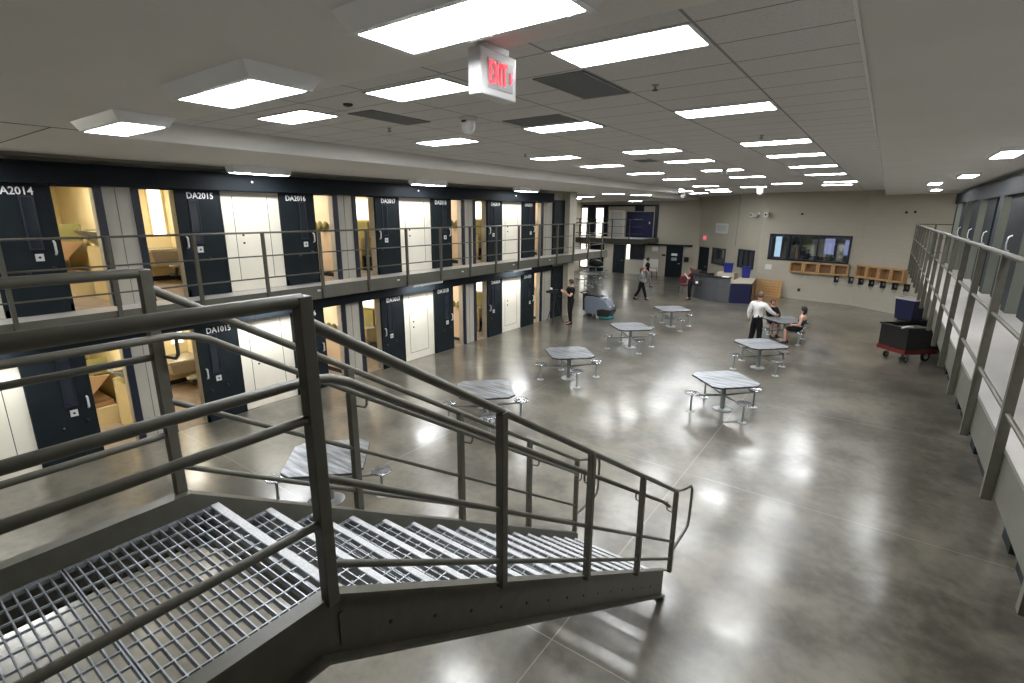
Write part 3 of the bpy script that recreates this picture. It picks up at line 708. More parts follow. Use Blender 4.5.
for i,(x,y) in enumerate(((1.20,4.5),(1.25,10.4),(1.30,15.6),(.9,18.8),(1.2,23.5))):
    surface_lamp((x,y,ZS),.26,1.1,'light on the right ceiling over the walkway, %s from the near end' % ['first','second','third','fourth','fifth'][i],0,.05,.04,'lights over the right walkway','lenswall')
for i,(x,y) in enumerate(((-12.9,24.4),(-10.0,21.5),(-9.4,23.2),(-14.4,34.6),(-15.2,27.3))):  # the last lamp, deep in the alcove, is added to brighten it
    surface_lamp((x,y,ZS),.9,.3,'small light on the alcove ceiling, %s' % ['left one of the near pair','beside the end of the cell block','near the soffit edge','above the blue door','added deep in the alcove to brighten it'][i],0,.06,.05,'lights on the alcove ceiling','lenswall')
s = surface_lamp((-16.8,35.4,U-.29),.9,.3,'small light under the far upper walkway',0,.06,.05,'lights on the alcove ceiling','lenswall')

# vents, sensors, cameras, exit signs
def vent(x0,x1,y0,y1,lab):
    t = thing('ceiling_vent',lab,'vent',((x0+x1)/2,(y0+y1)/2,ZT),0,'dark ceiling return grilles'); w,d=(x1-x0)/2,(y1-y0)/2
    f = MB(); e=.025
    for p,q in (((-w,-d),(w,-d+e)),((-w,d-e),(w,d)),((-w,-d),(-w+e,d)),((w-e,-d),(w,d))): f.box((*p,-.01),(*q,0))
    f.build('vent_frame','vent',t)
    g = MB(); n=int(2*d/.03)
    for i in range(1,n): g.box((-w+e,-d+i*2*d/n-.008,-.008),(w-e,-d+i*2*d/n+.008,-.003))
    g.box((-w+e,-d+e,-.0028),(w-e,d-e,-.001)); g.build('louvre','vent',t)
vent(-2.74,-2.24,4.10,5.06,'dark square ceiling vent right of the exit sign')
vent(-5.48,-5.04,4.20,5.16,'dark ceiling vent between the first two lights left of the dome camera')
vent(-4.24,-3.40,5.66,6.15,'dark ceiling vent touching the second middle light')
vent(-4.80,-4.40,11.25,11.75,'small dark ceiling vent far among the lights')
def dome(loc, r, lab):
    t = thing('ceiling_camera',lab,'camera',loc,0,'dome cameras on the ceiling')
    MB().lathe([(r*1.35,0),(r*1.35,-r*.35),(r*1.0,-r*.5)],n=20).build('camera_base','white',t,True)
    MB().lathe([(r*1.02,-r*.5),(r*1.02,-r*1.2),(r*.95,-r*1.7),(r*.7,-r*2.15),(r*.3,-r*2.35),(.003,-r*2.4)],n=20).build('camera_dome','lensframe',t,True)
    MB().box((-r*.4,-r*1.06,-r*.8),(r*.4,-r*.9,-r*.52)).build('camera_slot','black',t)
dome((-4.43,5.20,ZT),.085,'white dome camera hanging from the tile ceiling below the exit sign')
dome((-9.25,28.7,ZT),.14,'white dome camera far away beside the soffit')
dome((-4.75,25.2,ZT),.14,'white dome camera far away at the middle of the tile ceiling')
dome((-3.67,14.6,ZT),.07,'small white dome camera between the middle lights')
for i,(x,y) in enumerate(((-1.93,4.93),(-1.73,8.8),(-5.9,5.21),(-6.13,8.94))):
    t = thing('sprinkler',['small dark sprinkler right of the big vent','small dark sprinkler in front of the third right light','small dark sprinkler left of the dome camera','small dark sprinkler before the third left light'][i],'sprinkler',(x,y,ZT),0,'ceiling sprinklers')
    MB().lathe([(.035,0),(.03,-.01),(.012,-.015),(.012,-.045)],n=12).build('sprinkler_body','steelpaint',t); MB().lathe([(.028,-.05),(.028,-.045)],n=12).build('deflector','black',t)
s = MB().lathe([(.055,0),(.05,-.02),(.02,-.03)],n=16).build('smoke_sensor','black',loc=(-5.01,3.85,ZT)); tag(s,'small black round ceiling sensor left of the light behind the exit sign','sensor')
# exit sign on the soffit
E_ = thing('exit_sign','white box exit sign with red letters hanging from the front soffit','exit sign',(-1.945,2.505,ZS))
MB().box((-.04,-.10,-.03),(.04,.10,0)).build('canopy','exitbody',E_,label='ceiling canopy')
MB().box((-.045,-.165,-.265),(.045,.165,-.03)).build('sign_body','exitbody',E_,bevel=.008)
MB().box((.0455,-.105,-.225),(.049,.125,-.075)).build('sign_face','exitface',E_)
text_obj('sign_letters','EXIT',.165,'exitred',frame_mat((.052,-.016,-.150),(0,1,0),(0,0,1),(1,0,0)),E_,sx=.50,bold=.004)
MB().prism([(0,-.03),(.022,0),(0,.03)],0,.004,T=frame_mat((.050,.098,-.150),(0,1,0),(0,0,1),(1,0,0))).build('arrow','exitred',E_)
def on_wall(i, s, z): return WT[i][0] @ Vector((s,z,0))
def wt(i): T = WT[i][0].copy(); T.translation = (0,0,0); return T
E2 = thing('exit_sign','small far exit sign above the dark door left of the reception desk','exit sign',on_wall(1,.95,2.92)); T2 = wt(1)
MB().box((-.28,-.17,0),(.28,.17,.06),T2).build('sign_body','exitbody',E2); text_obj('sign_letters','EXIT',.26,'exitred',T2@Matrix.Translation((0,0,.064)),E2,sx=.62)
# ------------------------------------------------------------------ far wall fittings
def wmb(i, s, z): return on_wall(i,s,z), wt(i)
def plate(name, i, s0, s1, z0, z1, d, m, lab, cat, grp=None, frame=None):
    c = on_wall(i,(s0+s1)/2,(z0+z1)/2); T2 = wt(i); w,h=(s1-s0)/2,(z1-z0)/2
    if frame:
        t = thing(name,lab,cat,c,0,grp); e=frame[1]
        MB().box((-w,-h,0),(-w+e,h,d*1.3),T2).box((w-e,-h,0),(w,h,d*1.3),T2).box((-w,-h,0),(w,-h+e,d*1.3),T2).box((-w,h-e,0),(w,h,d*1.3),T2).build('outer_frame',frame[0],t); MB().box((-w+e,-h+e,0),(w-e,h-e,d),T2).build('face',m,t); return t
    return tag(MB().box((-w,-h,0),(w,h,d),T2).build(name,m,loc=c),lab,cat,grp)
plate('wall_vent',1,2.3,3.75,3.30,3.93,.05,'lensframe','pale square wall vent above the window near the desk','vent',frame=('white',.12))
c,T2 = wmb(2,.2,2.6); tag(MB().tube([(0,0,.03),(0,2.95,.03)],.025,8,T=T2).build('conduit','steelpaint',loc=c),'thin vertical conduit on the far wall above the blue bins','pipe')
plate('paper_sign',0,6.05,6.5,1.80,2.16,.02,'paper','white framed notice on the alcove wall above the whiteboard','notice')
plate('sign_plate',0,6.83,7.1,1.49,1.62,.02,'black','small black sign plate left of the door with pale notices','sign')
plate('wall_box',0,8.5,8.82,1.15,1.50,.10,'black','small black box on the wall right of the door with pale notices','box')
plate('paper_sign',3,.44,.78,1.50,1.78,.01,'paper','white paper taped to the wall below the left end of the long window','notice')
plate('outlet',3,2.28,2.42,.44,.60,.03,'black','small dark outlet low on the wall below the wooden boxes','outlet')
def wall_cam(i,s,z,lab):
    c,T2 = wmb(i,s,z); t = thing('wall_camera',lab,'camera',c,0,'white cameras high on the far wall')
    MB().lathe([(.10,0),(.10,.04),(.05,.06)],n=14,T=T2).build('camera_mount','white',t); MB().tube([(0,0,.05),(.02,-.02,.20)],.03,8,T=T2).build('camera_arm','white',t); MB().box((-.11,-.14,.18),(.11,.08,.48),T2).build('camera_body','white',t); MB().lathe([(.06,0),(.06,.02)],n=12,T=T2@Matrix.Translation((0,-.03,.48))).build('camera_glass','black',t)
wall_cam(2,2.15,4.50,'white camera high on the far wall, left of the pair'); wall_cam(3,.30,4.52,'white camera high on the far wall, right of the pair')
def dotm(i,s,z,lab):
    c,T2 = wmb(i,s,z); t=thing('wall_sensor',lab,'sensor',c,0,'dark sensors high on the far walls'); MB().lathe([(.07,0),(.06,.03)],n=12,T=T2).build('sensor_base','white',t); MB().ball((0,0,.06),.06,10,7,T=T2).build('sensor_eye','black',t)
dotm(3,2.0,4.53,'small dark sensor high above the long window'); dotm(4,2.05,4.62,'small dark sensor high on the right wall, left of two'); dotm(4,2.45,4.64,'small dark sensor high on the right wall, right of two')
# open wooden boxes and phones
def wood_box(i,s0,s1,z0,z1,lab):
    c = on_wall(i,(s0+s1)/2,(z0+z1)/2); T2=wt(i); w,h=(s1-s0)/2-.01,(z1-z0)/2; t=thing('wooden_box',lab,'box',c,0,'open wooden boxes on the far walls'); e=.075; d=.26
    MB().box((-w,-h,0),(-w+e,h,d),T2).box((w-e,-h,0),(w,h,d),T2).box((-w+e,-h,0),(w-e,-h+e,d),T2).box((-w+e,h-e,0),(w-e,h,d),T2).build('box_frame','wood',t)
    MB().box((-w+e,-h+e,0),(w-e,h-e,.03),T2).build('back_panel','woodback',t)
W4=['leftmost','second from left','third from left','rightmost']
for q in range(4):
    wood_box(3,1.78+q*.70,1.78+(q+1)*.70,1.47,2.05,'open oak box under the long window, %s of the four'%W4[q])
    wood_box(4,.12+q*.63,.12+(q+1)*.63,1.47,2.10,'open oak box on the right wall near the corner, %s of the four'%W4[q])
def phone(i,s,z,lab):
    c=on_wall(i,s,z); T2=wt(i); t=thing('wall_phone',lab,'phone',c,0,'black wall phones below the wooden boxes')
    MB().box((-.11,-.17,0),(.11,.17,.06),T2).build('phone_body','black',t,bevel=.01); h=MB().tube([(-.05,.14,.06),(-.05,.15,.13),(-.05,0,.11),(-.05,-.15,.13),(-.05,-.14,.06)],.03,8,T=T2).build('handset','black',t,True)
    MB().box((.0,-.06,.06),(.08,.08,.066),T2).build('keypad','stainless',t); MB().tube([(-.05,-.17,.08),(-.10,-.30,.06),(0,-.36,.05),(.06,-.28,.04),(.04,-.17,.03)],.010,6,T=T2).build('phone_cord','steelpaint',t,True)
PH=[(3,4.05,'left one under the oak boxes of the window wall'),(3,4.70,'beside the wall corner, second from left'),(4,.36,'third from left, first on the right wall'),(4,.94,'fourth from left'),(4,1.55,'fifth from left'),(4,2.15,'sixth from left'),(4,2.72,'rightmost, beyond the last oak box')]
for i,s,l in PH: phone(i,s,1.29,'black wall phone, '+l)
# slatted oak bench leaning at the wall
c=on_wall(3,1.05,0)+WT[3][0].to_3x3()@Vector((-.15,0,.35)); T2=wt(3); t=thing('slatted_bench','light oak slatted bench standing behind the man in the white shirt','bench',c)
for q in range(6): MB().box((-.68,.10+q*.15,-.02),(.68,.215+q*.15,.02),T2).build('slat','woodslat',t)
for s in (-.5,.5): MB().box((s-.04,0,-.06),(s+.04,.98,-.02),T2).build('upright','wood',t)
MB().box((-.64,.0,-.06),(.64,.08,.10),T2).build('bench_foot','wood',t)

# ------------------------------------------------------------------ reception desk
RD = thing('reception_desk','curved grey reception counter with black top and dark blue side','desk',(-6.6,28.6,0))
arc=[(-8.75,30.9),(-8.62,29.7),(-8.25,28.75),(-7.6,28.15),(-6.9,27.92),(-6.16,27.88)]
def offs(pts,d):
    r=[]
    for i,p in enumerate(pts):
        a=Vector(pts[max(0,i-1)]);b=Vector(pts[min(len(pts)-1,i+1)]);e=(b-a).normalized();r.append((p[0]-e.y*d,p[1]+e.x*d))
    return r
def wallstrip(pts,d,z0,z1):
    q=offs(pts,d); b=MB(); l=RD.location
    for i in range(len(pts)-1):
        pl=[pts[i],pts[i+1],q[i+1],q[i]]; b.prism([(x-l.x,y-l.y) for x,y in pl],z0,z1)
    return b
def dense(pts,n=5):
    r=[]
    for i in range(len(pts)-1):
        p0=Vector(pts[max(0,i-1)]);p1=Vector(pts[i]);p2=Vector(pts[i+1]);p3=Vector(pts[min(len(pts)-1,i+2)])
        for k in range(n):
            u=k/n; r.append(tuple(.5*((2*p1)+(p2-p0)*u+(2*p0-5*p1+4*p2-p3)*u*u+(3*p1-p0-3*p2+p3)*u**3)))
    r.append(tuple(pts[-1])); return r
arcd=dense(arc)
wallstrip(arcd,.08,0,1.27).build('counter_front','greygloss',RD); wallstrip(offs(arcd,-.03),.32,1.27,1.32).build('counter_top','black',RD)
wallstrip(offs(arcd,.1),.65,.72,.76).build('work_top','beige',RD)
l=RD.location
side=[(-6.14,27.92),(-5.22,28.35),(-5.55,31.0),(-6.3,31.0)]
MB().prism([(x-l.x,y-l.y) for x,y in side],0,1.02).build('side_cabinet','bluedark',RD); MB().prism([(x-l.x+dx,y-l.y+dy) for (x,y),(dx,dy) in zip(side,((-.03,-.03),(.03,-.03),(.03,.03),(-.03,.03)))],1.02,1.07).build('side_top','beige',RD,label='beige side counter top')
MB().prism([(x-l.x,y-l.y) for x,y in ((-5.19,28.5),(-5.14,28.55),(-5.47,31.0),(-5.52,31.0))],0,1.02).build('side_panel','woodback',RD)
MB().prism([(x-l.x,y-l.y) for x,y in ((-7.45,30.2),(-6.5,30.2),(-6.5,31.0),(-7.45,31.0))],0,1.30).build('back_cabinet','beige',RD)
def bluebin(loc,lab,w,h):
    t=thing('blue_bin',lab,'bin',loc,.3,'blue bins on the reception desk'); MB().frustum((-w*.85,-w*.75),(w*.85,w*.75),0,(-w,-w*.9),(w,w*.9),h).build('bin_body','blue',t); MB().box((-w*1.06,-w*.96,h),(w*1.06,w*.96,h+.03)).build('bin_rim','blue',t)
bluebin((-6.95,30.6,1.302),'royal blue bin at the back of the desk, left of two',.24,.5)
bluebin((-6.0,30.62,1.072),'royal blue bin on the beige side counter, right of two',.22,.58)
s=MB().box((-.35,-.22,0),(.35,.22,.14)).build('beige_box','beige',loc=(-6.75,28.42,.764),rz=.2); tag(s,'low beige box behind the grey counter','box')
def monitor(x,y,rz,lab):
    t=thing('computer_monitor',lab,'monitor',(x,y,.764),rz,'monitors behind the reception counter'); MB().box((-.12,-.09,0),(.12,.09,.02)).build('monitor_foot','black',t); MB().box((-.02,-.02,.02),(.02,.02,.35)).build('monitor_stem','black',t); MB().box((-.28,-.025,.22),(.28,.025,.62)).build('screen','black',t)
monitor(-8.02,29.55,1.1,'black monitor at the left end behind the grey counter'); monitor(-7.50,28.85,.7,'black monitor at the middle behind the grey counter')
s=MB().box((-.16,-.22,0),(.16,.22,.02)).build('paper_stack','paper',loc=(-6.45,28.05,1.322),rz=.1); tag(s,'white papers lying on the black counter top','paper')
# maroon chair
ch=thing('office_chair','maroon chair standing left of the woman at the reception desk','chair',(-9.1,29.9,0),.8)
MB().box((-.24,-.24,.44),(.24,.24,.50)).build('seat','maroon',ch,bevel=.02); MB().box((-.23,.20,.55),(.23,.26,.98)).build('backrest','maroon',ch,bevel=.02)
for sx in (-1,1):
    for sy in (-1,1): MB().tube([(sx*.2,sy*.2,.44),(sx*.24,sy*.24,0)],.014,8).build('leg','rail',ch)
    MB().tube([(sx*.22,.23,.46),(sx*.22,.24,.6)],.012,8).build('back_post','rail',ch)
# whiteboard easel
wbp=thing('easel_board','white easel board standing behind the two walking people','board',(-13.3,35.4,0),.12)
MB().box((-.52,-.02,.55),(.52,.02,1.38)).build('board','paper',wbp)
for s in (-.4,.4): MB().tube([(s,.03,1.4),(s*1.25,-.05,0)],.02,8).build('leg','black',wbp)
MB().tube([(0,.03,1.35),(0,.6,0)],.02,8).build('leg','black',wbp); MB().box((-.5,-.08,.52),(.5,-.02,.55)).build('pen_tray','lensframe',wbp)
# dark bag on the far table
bg=thing('duffel_bag','dark bag heaped on the far alcove table','bag',(-16.75,33.7,.768)); MB().ball((0,0,.24),(.55,.34,.26),16,10).build('bag_body','bag',bg,True); MB().tube([(-.25,0,.44),(-.15,0,.60),(.15,0,.60),(.25,0,.44)],.02,8).build('bag_handle','bag',bg,True)

# ------------------------------------------------------------------ floor scrubber
sc=thing('floor_scrubber','slate blue walk-behind floor scrubber left of the steel tables','floor scrubber',(-9.92,20.45,0),.05); sc.scale=(.93,.93,.93)
def side_extrude(poly,y0,y1,name,m,par,bev=.03):
    b=MB(); n=len(poly); b.add([(x,y0,z) for x,z in poly]+[(x,y1,z) for x,z in poly],[tuple(range(n)),tuple(reversed(range(n,2*n)))]+[(i,n+i,n+(i+1)%n,(i+1)%n) for i in range(n)]); return b.build(name,m,par,bevel=bev)
side_extrude([(-.62,.28),(-.66,.95),(-.30,1.02),(.15,.98),(.42,.86),(.60,.62),(.66,.42),(.40,.34),(.1,.30),(.02,.16),(-.45,.16)],-.34,.34,'body','scrub',sc,.05)
side_extrude([(-.70,.30),(-.74,1.10),(-.62,1.12),(-.60,.30)],-.33,.33,'rear_panel','black',sc,.02)
MB().tube([(-.66,-.30,1.08),(-.84,-.30,1.16),(-.84,.30,1.16),(-.66,.30,1.08)],.025,8).build('handle','black',sc,True)
side_extrude([(-.60,1.0),(-.58,1.10),(-.1,1.07),(.14,1.02),(.14,.97)],-.28,.28,'tank_lid','black',sc,.02)
MB().box((.18,-.16,.93),(.40,.16,.98)).build('cap','white',sc,bevel=.02,label='pale filler cap')
side_extrude([(.06,.10),(.04,.40),(.30,.46),(.74,.44),(.74,.34),(.60,.10)],-.38,.38,'brush_deck','black',sc,.03)
MB().lathe([(.30,.02),(.32,.05),(.30,.11)],c=(.36,-.08,0),n=24).build('brush','teal',sc); MB().tube([(.30,-.42,.06),(.62,-.34,.06),(.74,0,.06),(.62,.34,.06),(.30,.42,.06)],.035,8).build('bumper','teal',sc,True)
for sy in (-1,1): MB().lathe([(.13,-.03),(.13,.03)],n=18,T=Matrix.Translation((-.35,sy*.30,.13))@Matrix.Rotation(PI/2,4,'X')).build('wheel','rubber',sc,True)
MB().tube([(-.58,-.46,.05),(-.66,0,.05),(-.58,.46,.05)],.03,8).build('squeegee','rubber',sc,True)
for sy in (-1,1): MB().lathe([(.04,-.02),(.04,.02)],n=12,T=Matrix.Translation((.66,sy*.22,.58))@Matrix.Rotation(PI/2,4,'Y')).build('lamp','white',sc)

# ------------------------------------------------------------------ tilt cart and blue box
ct=thing('tilt_cart','black tub cart with red frame parked by the right walkway','cart',(1.25,20.4,0),.80); ct.scale=(.98,1.05,1.12)
poly=[(-.86,.98),(-.84,.34),(-.60,.26),(.35,.30),(.84,.62),(.98,.95)]
def tub():
    b=MB(); n=len(poly)
    inner=[(-.81,.98),(-.79,.38),(-.58,.31),(.33,.35),(.79,.64),(.92,.95)]
    for y0,y1 in ((-.46,-.42),(.42,.46)): b.add([(x,y0,z) for x,z in poly]+[(x,y1,z) for x,z in poly],[tuple(range(n)),tuple(reversed(range(n,2*n)))]+[(i,n+i,n+(i+1)%n,(i+1)%n) for i in range(n)])
    for i in range(n-1):
        a,b_,c,d=poly[i],poly[i+1],inner[i+1],inner[i]
        b.add([(a[0],-.42,a[1]),(b_[0],-.42,b_[1]),(c[0],-.42,c[1]),(d[0],-.42,d[1]),(a[0],.42,a[1]),(b_[0],.42,b_[1]),(c[0],.42,c[1]),(d[0],.42,d[1])],[(0,1,2,3),(7,6,5,4),(0,4,5,1),(1,5,6,2),(2,6,7,3),(3,7,4,0)])
    return b
tub().build('tub','black',ct)
MB().tube([(-.88,-.47,.99),(.99,-.47,.96),(.99,.47,.96),(-.88,.47,.99),(-.88,-.47,.99)],.022,8).build('rim','black',ct,True)
MB().box((-.86,-.47,.26),(.34,-.462,.38)).box((-.875,-.47,.26),(-.86,.47,.38)).build('red_band','red',ct,label='dark red band')
for sy in (-1,1): MB().tube([(-.6,sy*.30,.22),(.55,sy*.30,.20),(.78,sy*.30,.34),(.93,sy*.30,.62)],.022,8).build('frame_tube','red',ct,True)
MB().tube([(.93,-.30,.62),(.93,.30,.62)],.022,8).build('push_bar','red',ct,True)
for x,r in ((-.62,.085),(.12,.15)):
    for sy in (-1,1):
        w=MB().lathe([(r,-.03),(r,.03)],n=20,T=Matrix.Translation((x,sy*.33,r))@Matrix.Rotation(PI/2,4,'X')).build('wheel','rubber',ct,True); MB().lathe([(r*.55,-.036),(r*.55,.036)],n=14,T=Matrix.Translation((x,sy*.33,r))@Matrix.Rotation(PI/2,4,'X')).build('hub','steelbase',w,True)
        MB().box((x-.03,sy*.33-.045,r),(x+.03,sy*.33+.045,.27 if x<0 else .30)).build('caster_fork','steelpaint',ct)
MB().box((-.70,-.36,.34),(.45,.36,.90)).build('contents','fascia',ct,label='pale load inside the tub')
s=MB().tube([(-.97,-.36,1.00),(-.86,-.40,1.035),(-.74,-.36,1.035),(-.62,-.40,1.03)],.030,8).build('white_rag','paper',loc=(1.25,20.4,.12),rz=.80); tag(s,'white rag hanging over the rim of the black tub cart','rag')
bb=thing('storage_bin','dark blue storage bin with pale lid behind the black tub cart','bin',(1.35,28.05,0),-.72)
MB().frustum((-.38,-.32),(.38,.32),.06,(-.44,-.36),(.44,.36),.92).build('bin_body','bluedark',bb); MB().box((-.47,-.39,.92),(.47,.39,1.0)).build('bin_lid','lensframe',bb,bevel=.02); MB().box((-.3,-.25,0),(.3,.25,.06)).build('bin_base','black',bb)

# ------------------------------------------------------------------ inside the cells
def CB(kind,k): return B0+PAIR*k
def bunk(z0,lab):
    B=CB('A',0); t=thing('cell_bunk',lab,'bunk',(-13.6,B+1.05,z0),0,'bunks in the first open cells')
    MB().box((-1.25,-1.1,0),(.55,.60,.40)).build('bunk_base','cellwall',t); MB().box((-1.25,-1.1,.40),(.48,.58,.52)).build('mattress','tan',t,bevel=.03)
    MB().add([(.50,-.10,.42),(.50,.55,1.10),(.50,-.10,1.16),(.58,-.10,.42),(.58,.55,1.10),(.58,-.10,1.16)],[(0,1,2),(5,4,3),(0,3,4,1),(1,4,5,2),(2,5,3,0)]).build('folded_mattress','tan',t,label='tan folded mattress end')
    MB().box((.36,-.9,1.12),(.42,.60,1.46)).box((-1.25,-.9,1.12),(.36,.60,1.18)).build('upper_bunk','olive',t,label='olive upper bunk panel')
for lev,z0 in ((0,0),(1,U)):
    q='lower' if lev==0 else 'upper'; n=1000 if lev==0 else 2000
    bunk(z0+.006,'bunk with tan mattress and olive panel inside open cell DA%d'%(n+14))
    B=CB('A',0)
    t=thing('wall_shelf','folded dark steel shelf on the side wall of cell DA%d'%(n+14),'shelf',(-12.5,B+1.77,z0+1.30)); MB().add([(-.35,0,.0),(.35,0,.0),(.35,-.34,.05),(-.35,-.34,.05),(-.35,0,-.26),(.35,0,-.26)],[(0,1,2,3),(0,4,5,1),(3,2,5,4),(0,3,4),(1,5,2)]).build('shelf_body','steelpaint',t); MB().box((-.3,-.30,.055),(.3,-.02,.075)).build('shelf_top','stainless',t)
    pw=MB().box((-12.95,B+1.62,z0+.006),(-11.9,B+1.77,z0+1.04)).build('privacy_wall','cellwall'); tag(pw,'low cream privacy block inside open cell DA%d'%(n+14),'low wall')
    # desk cell
    B=CB('B',0)
    t=thing('cell_desk','grey steel wall desk with pale top inside open cell DA%d'%(n+15),'desk',(-14.25,B+3.40,z0+.006))
    MB().box((-.6,-.32,.77),(.3,.45,.83)).build('desk_top','stainless',t); MB().add([(-.6,-.3,.77),(.28,-.31,.77),(.28,.44,.77),(-.6,.44,.77),(-.6,-.16,.40),(.0,-.16,.42),(.0,.42,.42),(-.6,.42,.40)],[(0,1,2,3),(7,6,5,4),(0,4,5,1),(1,5,6,2),(2,6,7,3),(3,7,4,0)]).build('desk_body','pilaster',t)
    t=thing('cell_stool','round grey stool in front of the desk in cell DA%d'%(n+15),'stool',(-13.55,B+3.42,z0+.006)); MB().lathe([(.16,.44),(.17,.47),(.16,.50)],n=18).build('seat','stainless',t); MB().tube([(0,0,.44),(-.1,0,.25),(-.45,0,.22)],.035,8).build('arm','black',t)
    wn[0]+=1
    o=thing('window_%d'%wn[0],'bright narrow cell window in the back wall of cell DA%d'%(n+15),'window',(-14.9,B+3.66,z0+1.1),0,kind='structure'); MB().box((0,-.14,0),(.02,.14,1.35)).build('pane','glow',o); MB().box((0,-.18,-.04),(.015,-.14,1.39)).box((0,.14,-.04),(.015,.18,1.39)).build('window_frame','cellwall',o)
    for k in (1,2,3):
        B=CB('A',k); num=n+{1:16,2:18,3:20}[k]
        t=thing('hook_rail','row of dark clothes hooks on the side wall of cell DA%d'%num,'hooks',({1:-12.35,2:-12.08,3:-11.95}[k],B+1.77,z0+1.38),0,'hook rails in the open cells')
        MB().box((-.42,-.03,-.05),(.32,-.002,.05)).build('rail_board','white',t)
        for x in (-.3,-.05,.2): MB().ball((x,-.11,-.02),(.085,.08,.13),10,7).build('hook','olive',t,True)
    for k in (1,2):
        B=CB('B',k); num=n+{1:17,2:19}[k]
        t=thing('toilet_unit','stainless toilet and basin unit inside open cell DA%d'%num,'toilet',({1:-13.0,2:-12.5}[k],B+3.52,z0+.006))
        MB().box((-.35,-.28,0),(.25,.28,.88)).build('unit_body','stainless',t); MB().box((-.36,-.29,.88),(.27,.29,.95)).build('basin','stainless',t); MB().lathe([(.10,0),(.12,.2),(.20,.40),(.21,.43)],c=(.45,-.05,0),n=18).build('bowl','black',t)
        xs={1:-13.45,2:-12.75}[k]; s=MB().box((-.32,-.05,0),(.32,0,1.30)).build('olive_panel','olive',loc=(xs,B+3.875,z0+.13)); tag(s,'olive metal panel on the side wall of cell DA%d'%num,'panel')
        wn[0]+=1
        o=thing('window_%d'%wn[0],'bright window high in the side wall of cell DA%d'%num,'window',(xs,B+3.88,z0+1.5),0,kind='structure'); MB().box((-.32,-.02,0),(.32,0,.62)).build('pane','glow',o); MB().box((-.36,-.03,-.05),(.36,0,0)).build('window_sill','cellwall',o)
# ------------------------------------------------------------------ people
def skin_mesh(name, nodes, edges, m, sub=1):
    names = list(nodes); idx = {n:i for i,n in enumerate(names)}
    me = bpy.data.meshes.new(name); me.from_pydata([nodes[n][0] for n in names], [(idx[a],idx[b]) for a,b in edges], [])
    o = bpy.data.objects.new(name+'_grow', me); C.objects.link(o)
    sk = o.modifiers.new('skin','SKIN'); sk.use_smooth_shade = True; sk.branch_smoothing = .4
    sv = me.skin_vertices[0].data
    for n in names:
        r = nodes[n][1]; sv[idx[n]].radius = (r,r) if not isinstance(r,tuple) else r; sv[idx[n]].use_root = False
    sv[0].use_root = True
    sb = o.modifiers.new('sub','SUBSURF'); sb.levels = sub; sb.render_levels = sub
    dg = bpy.context.evaluated_depsgraph_get(); out = bpy.data.meshes.new_from_object(o.evaluated_get(dg)); out.name = name
    bpy.data.objects.remove(o); bpy.data.meshes.remove(me)
    out.materials.clear(); out.materials.append(M[m]); out.polygons.foreach_set('use_smooth',[True]*len(out.polygons))
    return out
def stand(h=1.75, w=1.0):
    s = h/1.75
    J = dict(pelvis=(0,0,.96),waist=(0,.005,1.10),chest=(0,0,1.28),upper=(0,-.01,1.41),neck=(0,0,1.50),jaw=(0,.025,1.575),skull=(0,.012,1.655),crown=(0,0,1.70))
    for sd,x in (('L',-1),('R',1)):
        J['sh'+sd]=(x*.185*w,-.01,1.41); J['el'+sd]=(x*.25*w,-.03,1.13); J['wr'+sd]=(x*.27*w,.05,.88)
        J['hp'+sd]=(x*.085,0,.90); J['kn'+sd]=(x*.10,.02,.50); J['an'+sd]=(x*.11,-.02,.09); J['to'+sd]=(x*.13,.15,.035)
    return {k:Vector(v)*s for k,v in J.items()}, s
RAD = dict(pelvis=.140,waist=.132,chest=.150,upper=.108,neck=.056,jaw=.062,skull=.088,crown=.072)
LR = dict(sh=.075,el=.050,wr=.033,hp=.104,kn=.068,an=.044,to=.034)
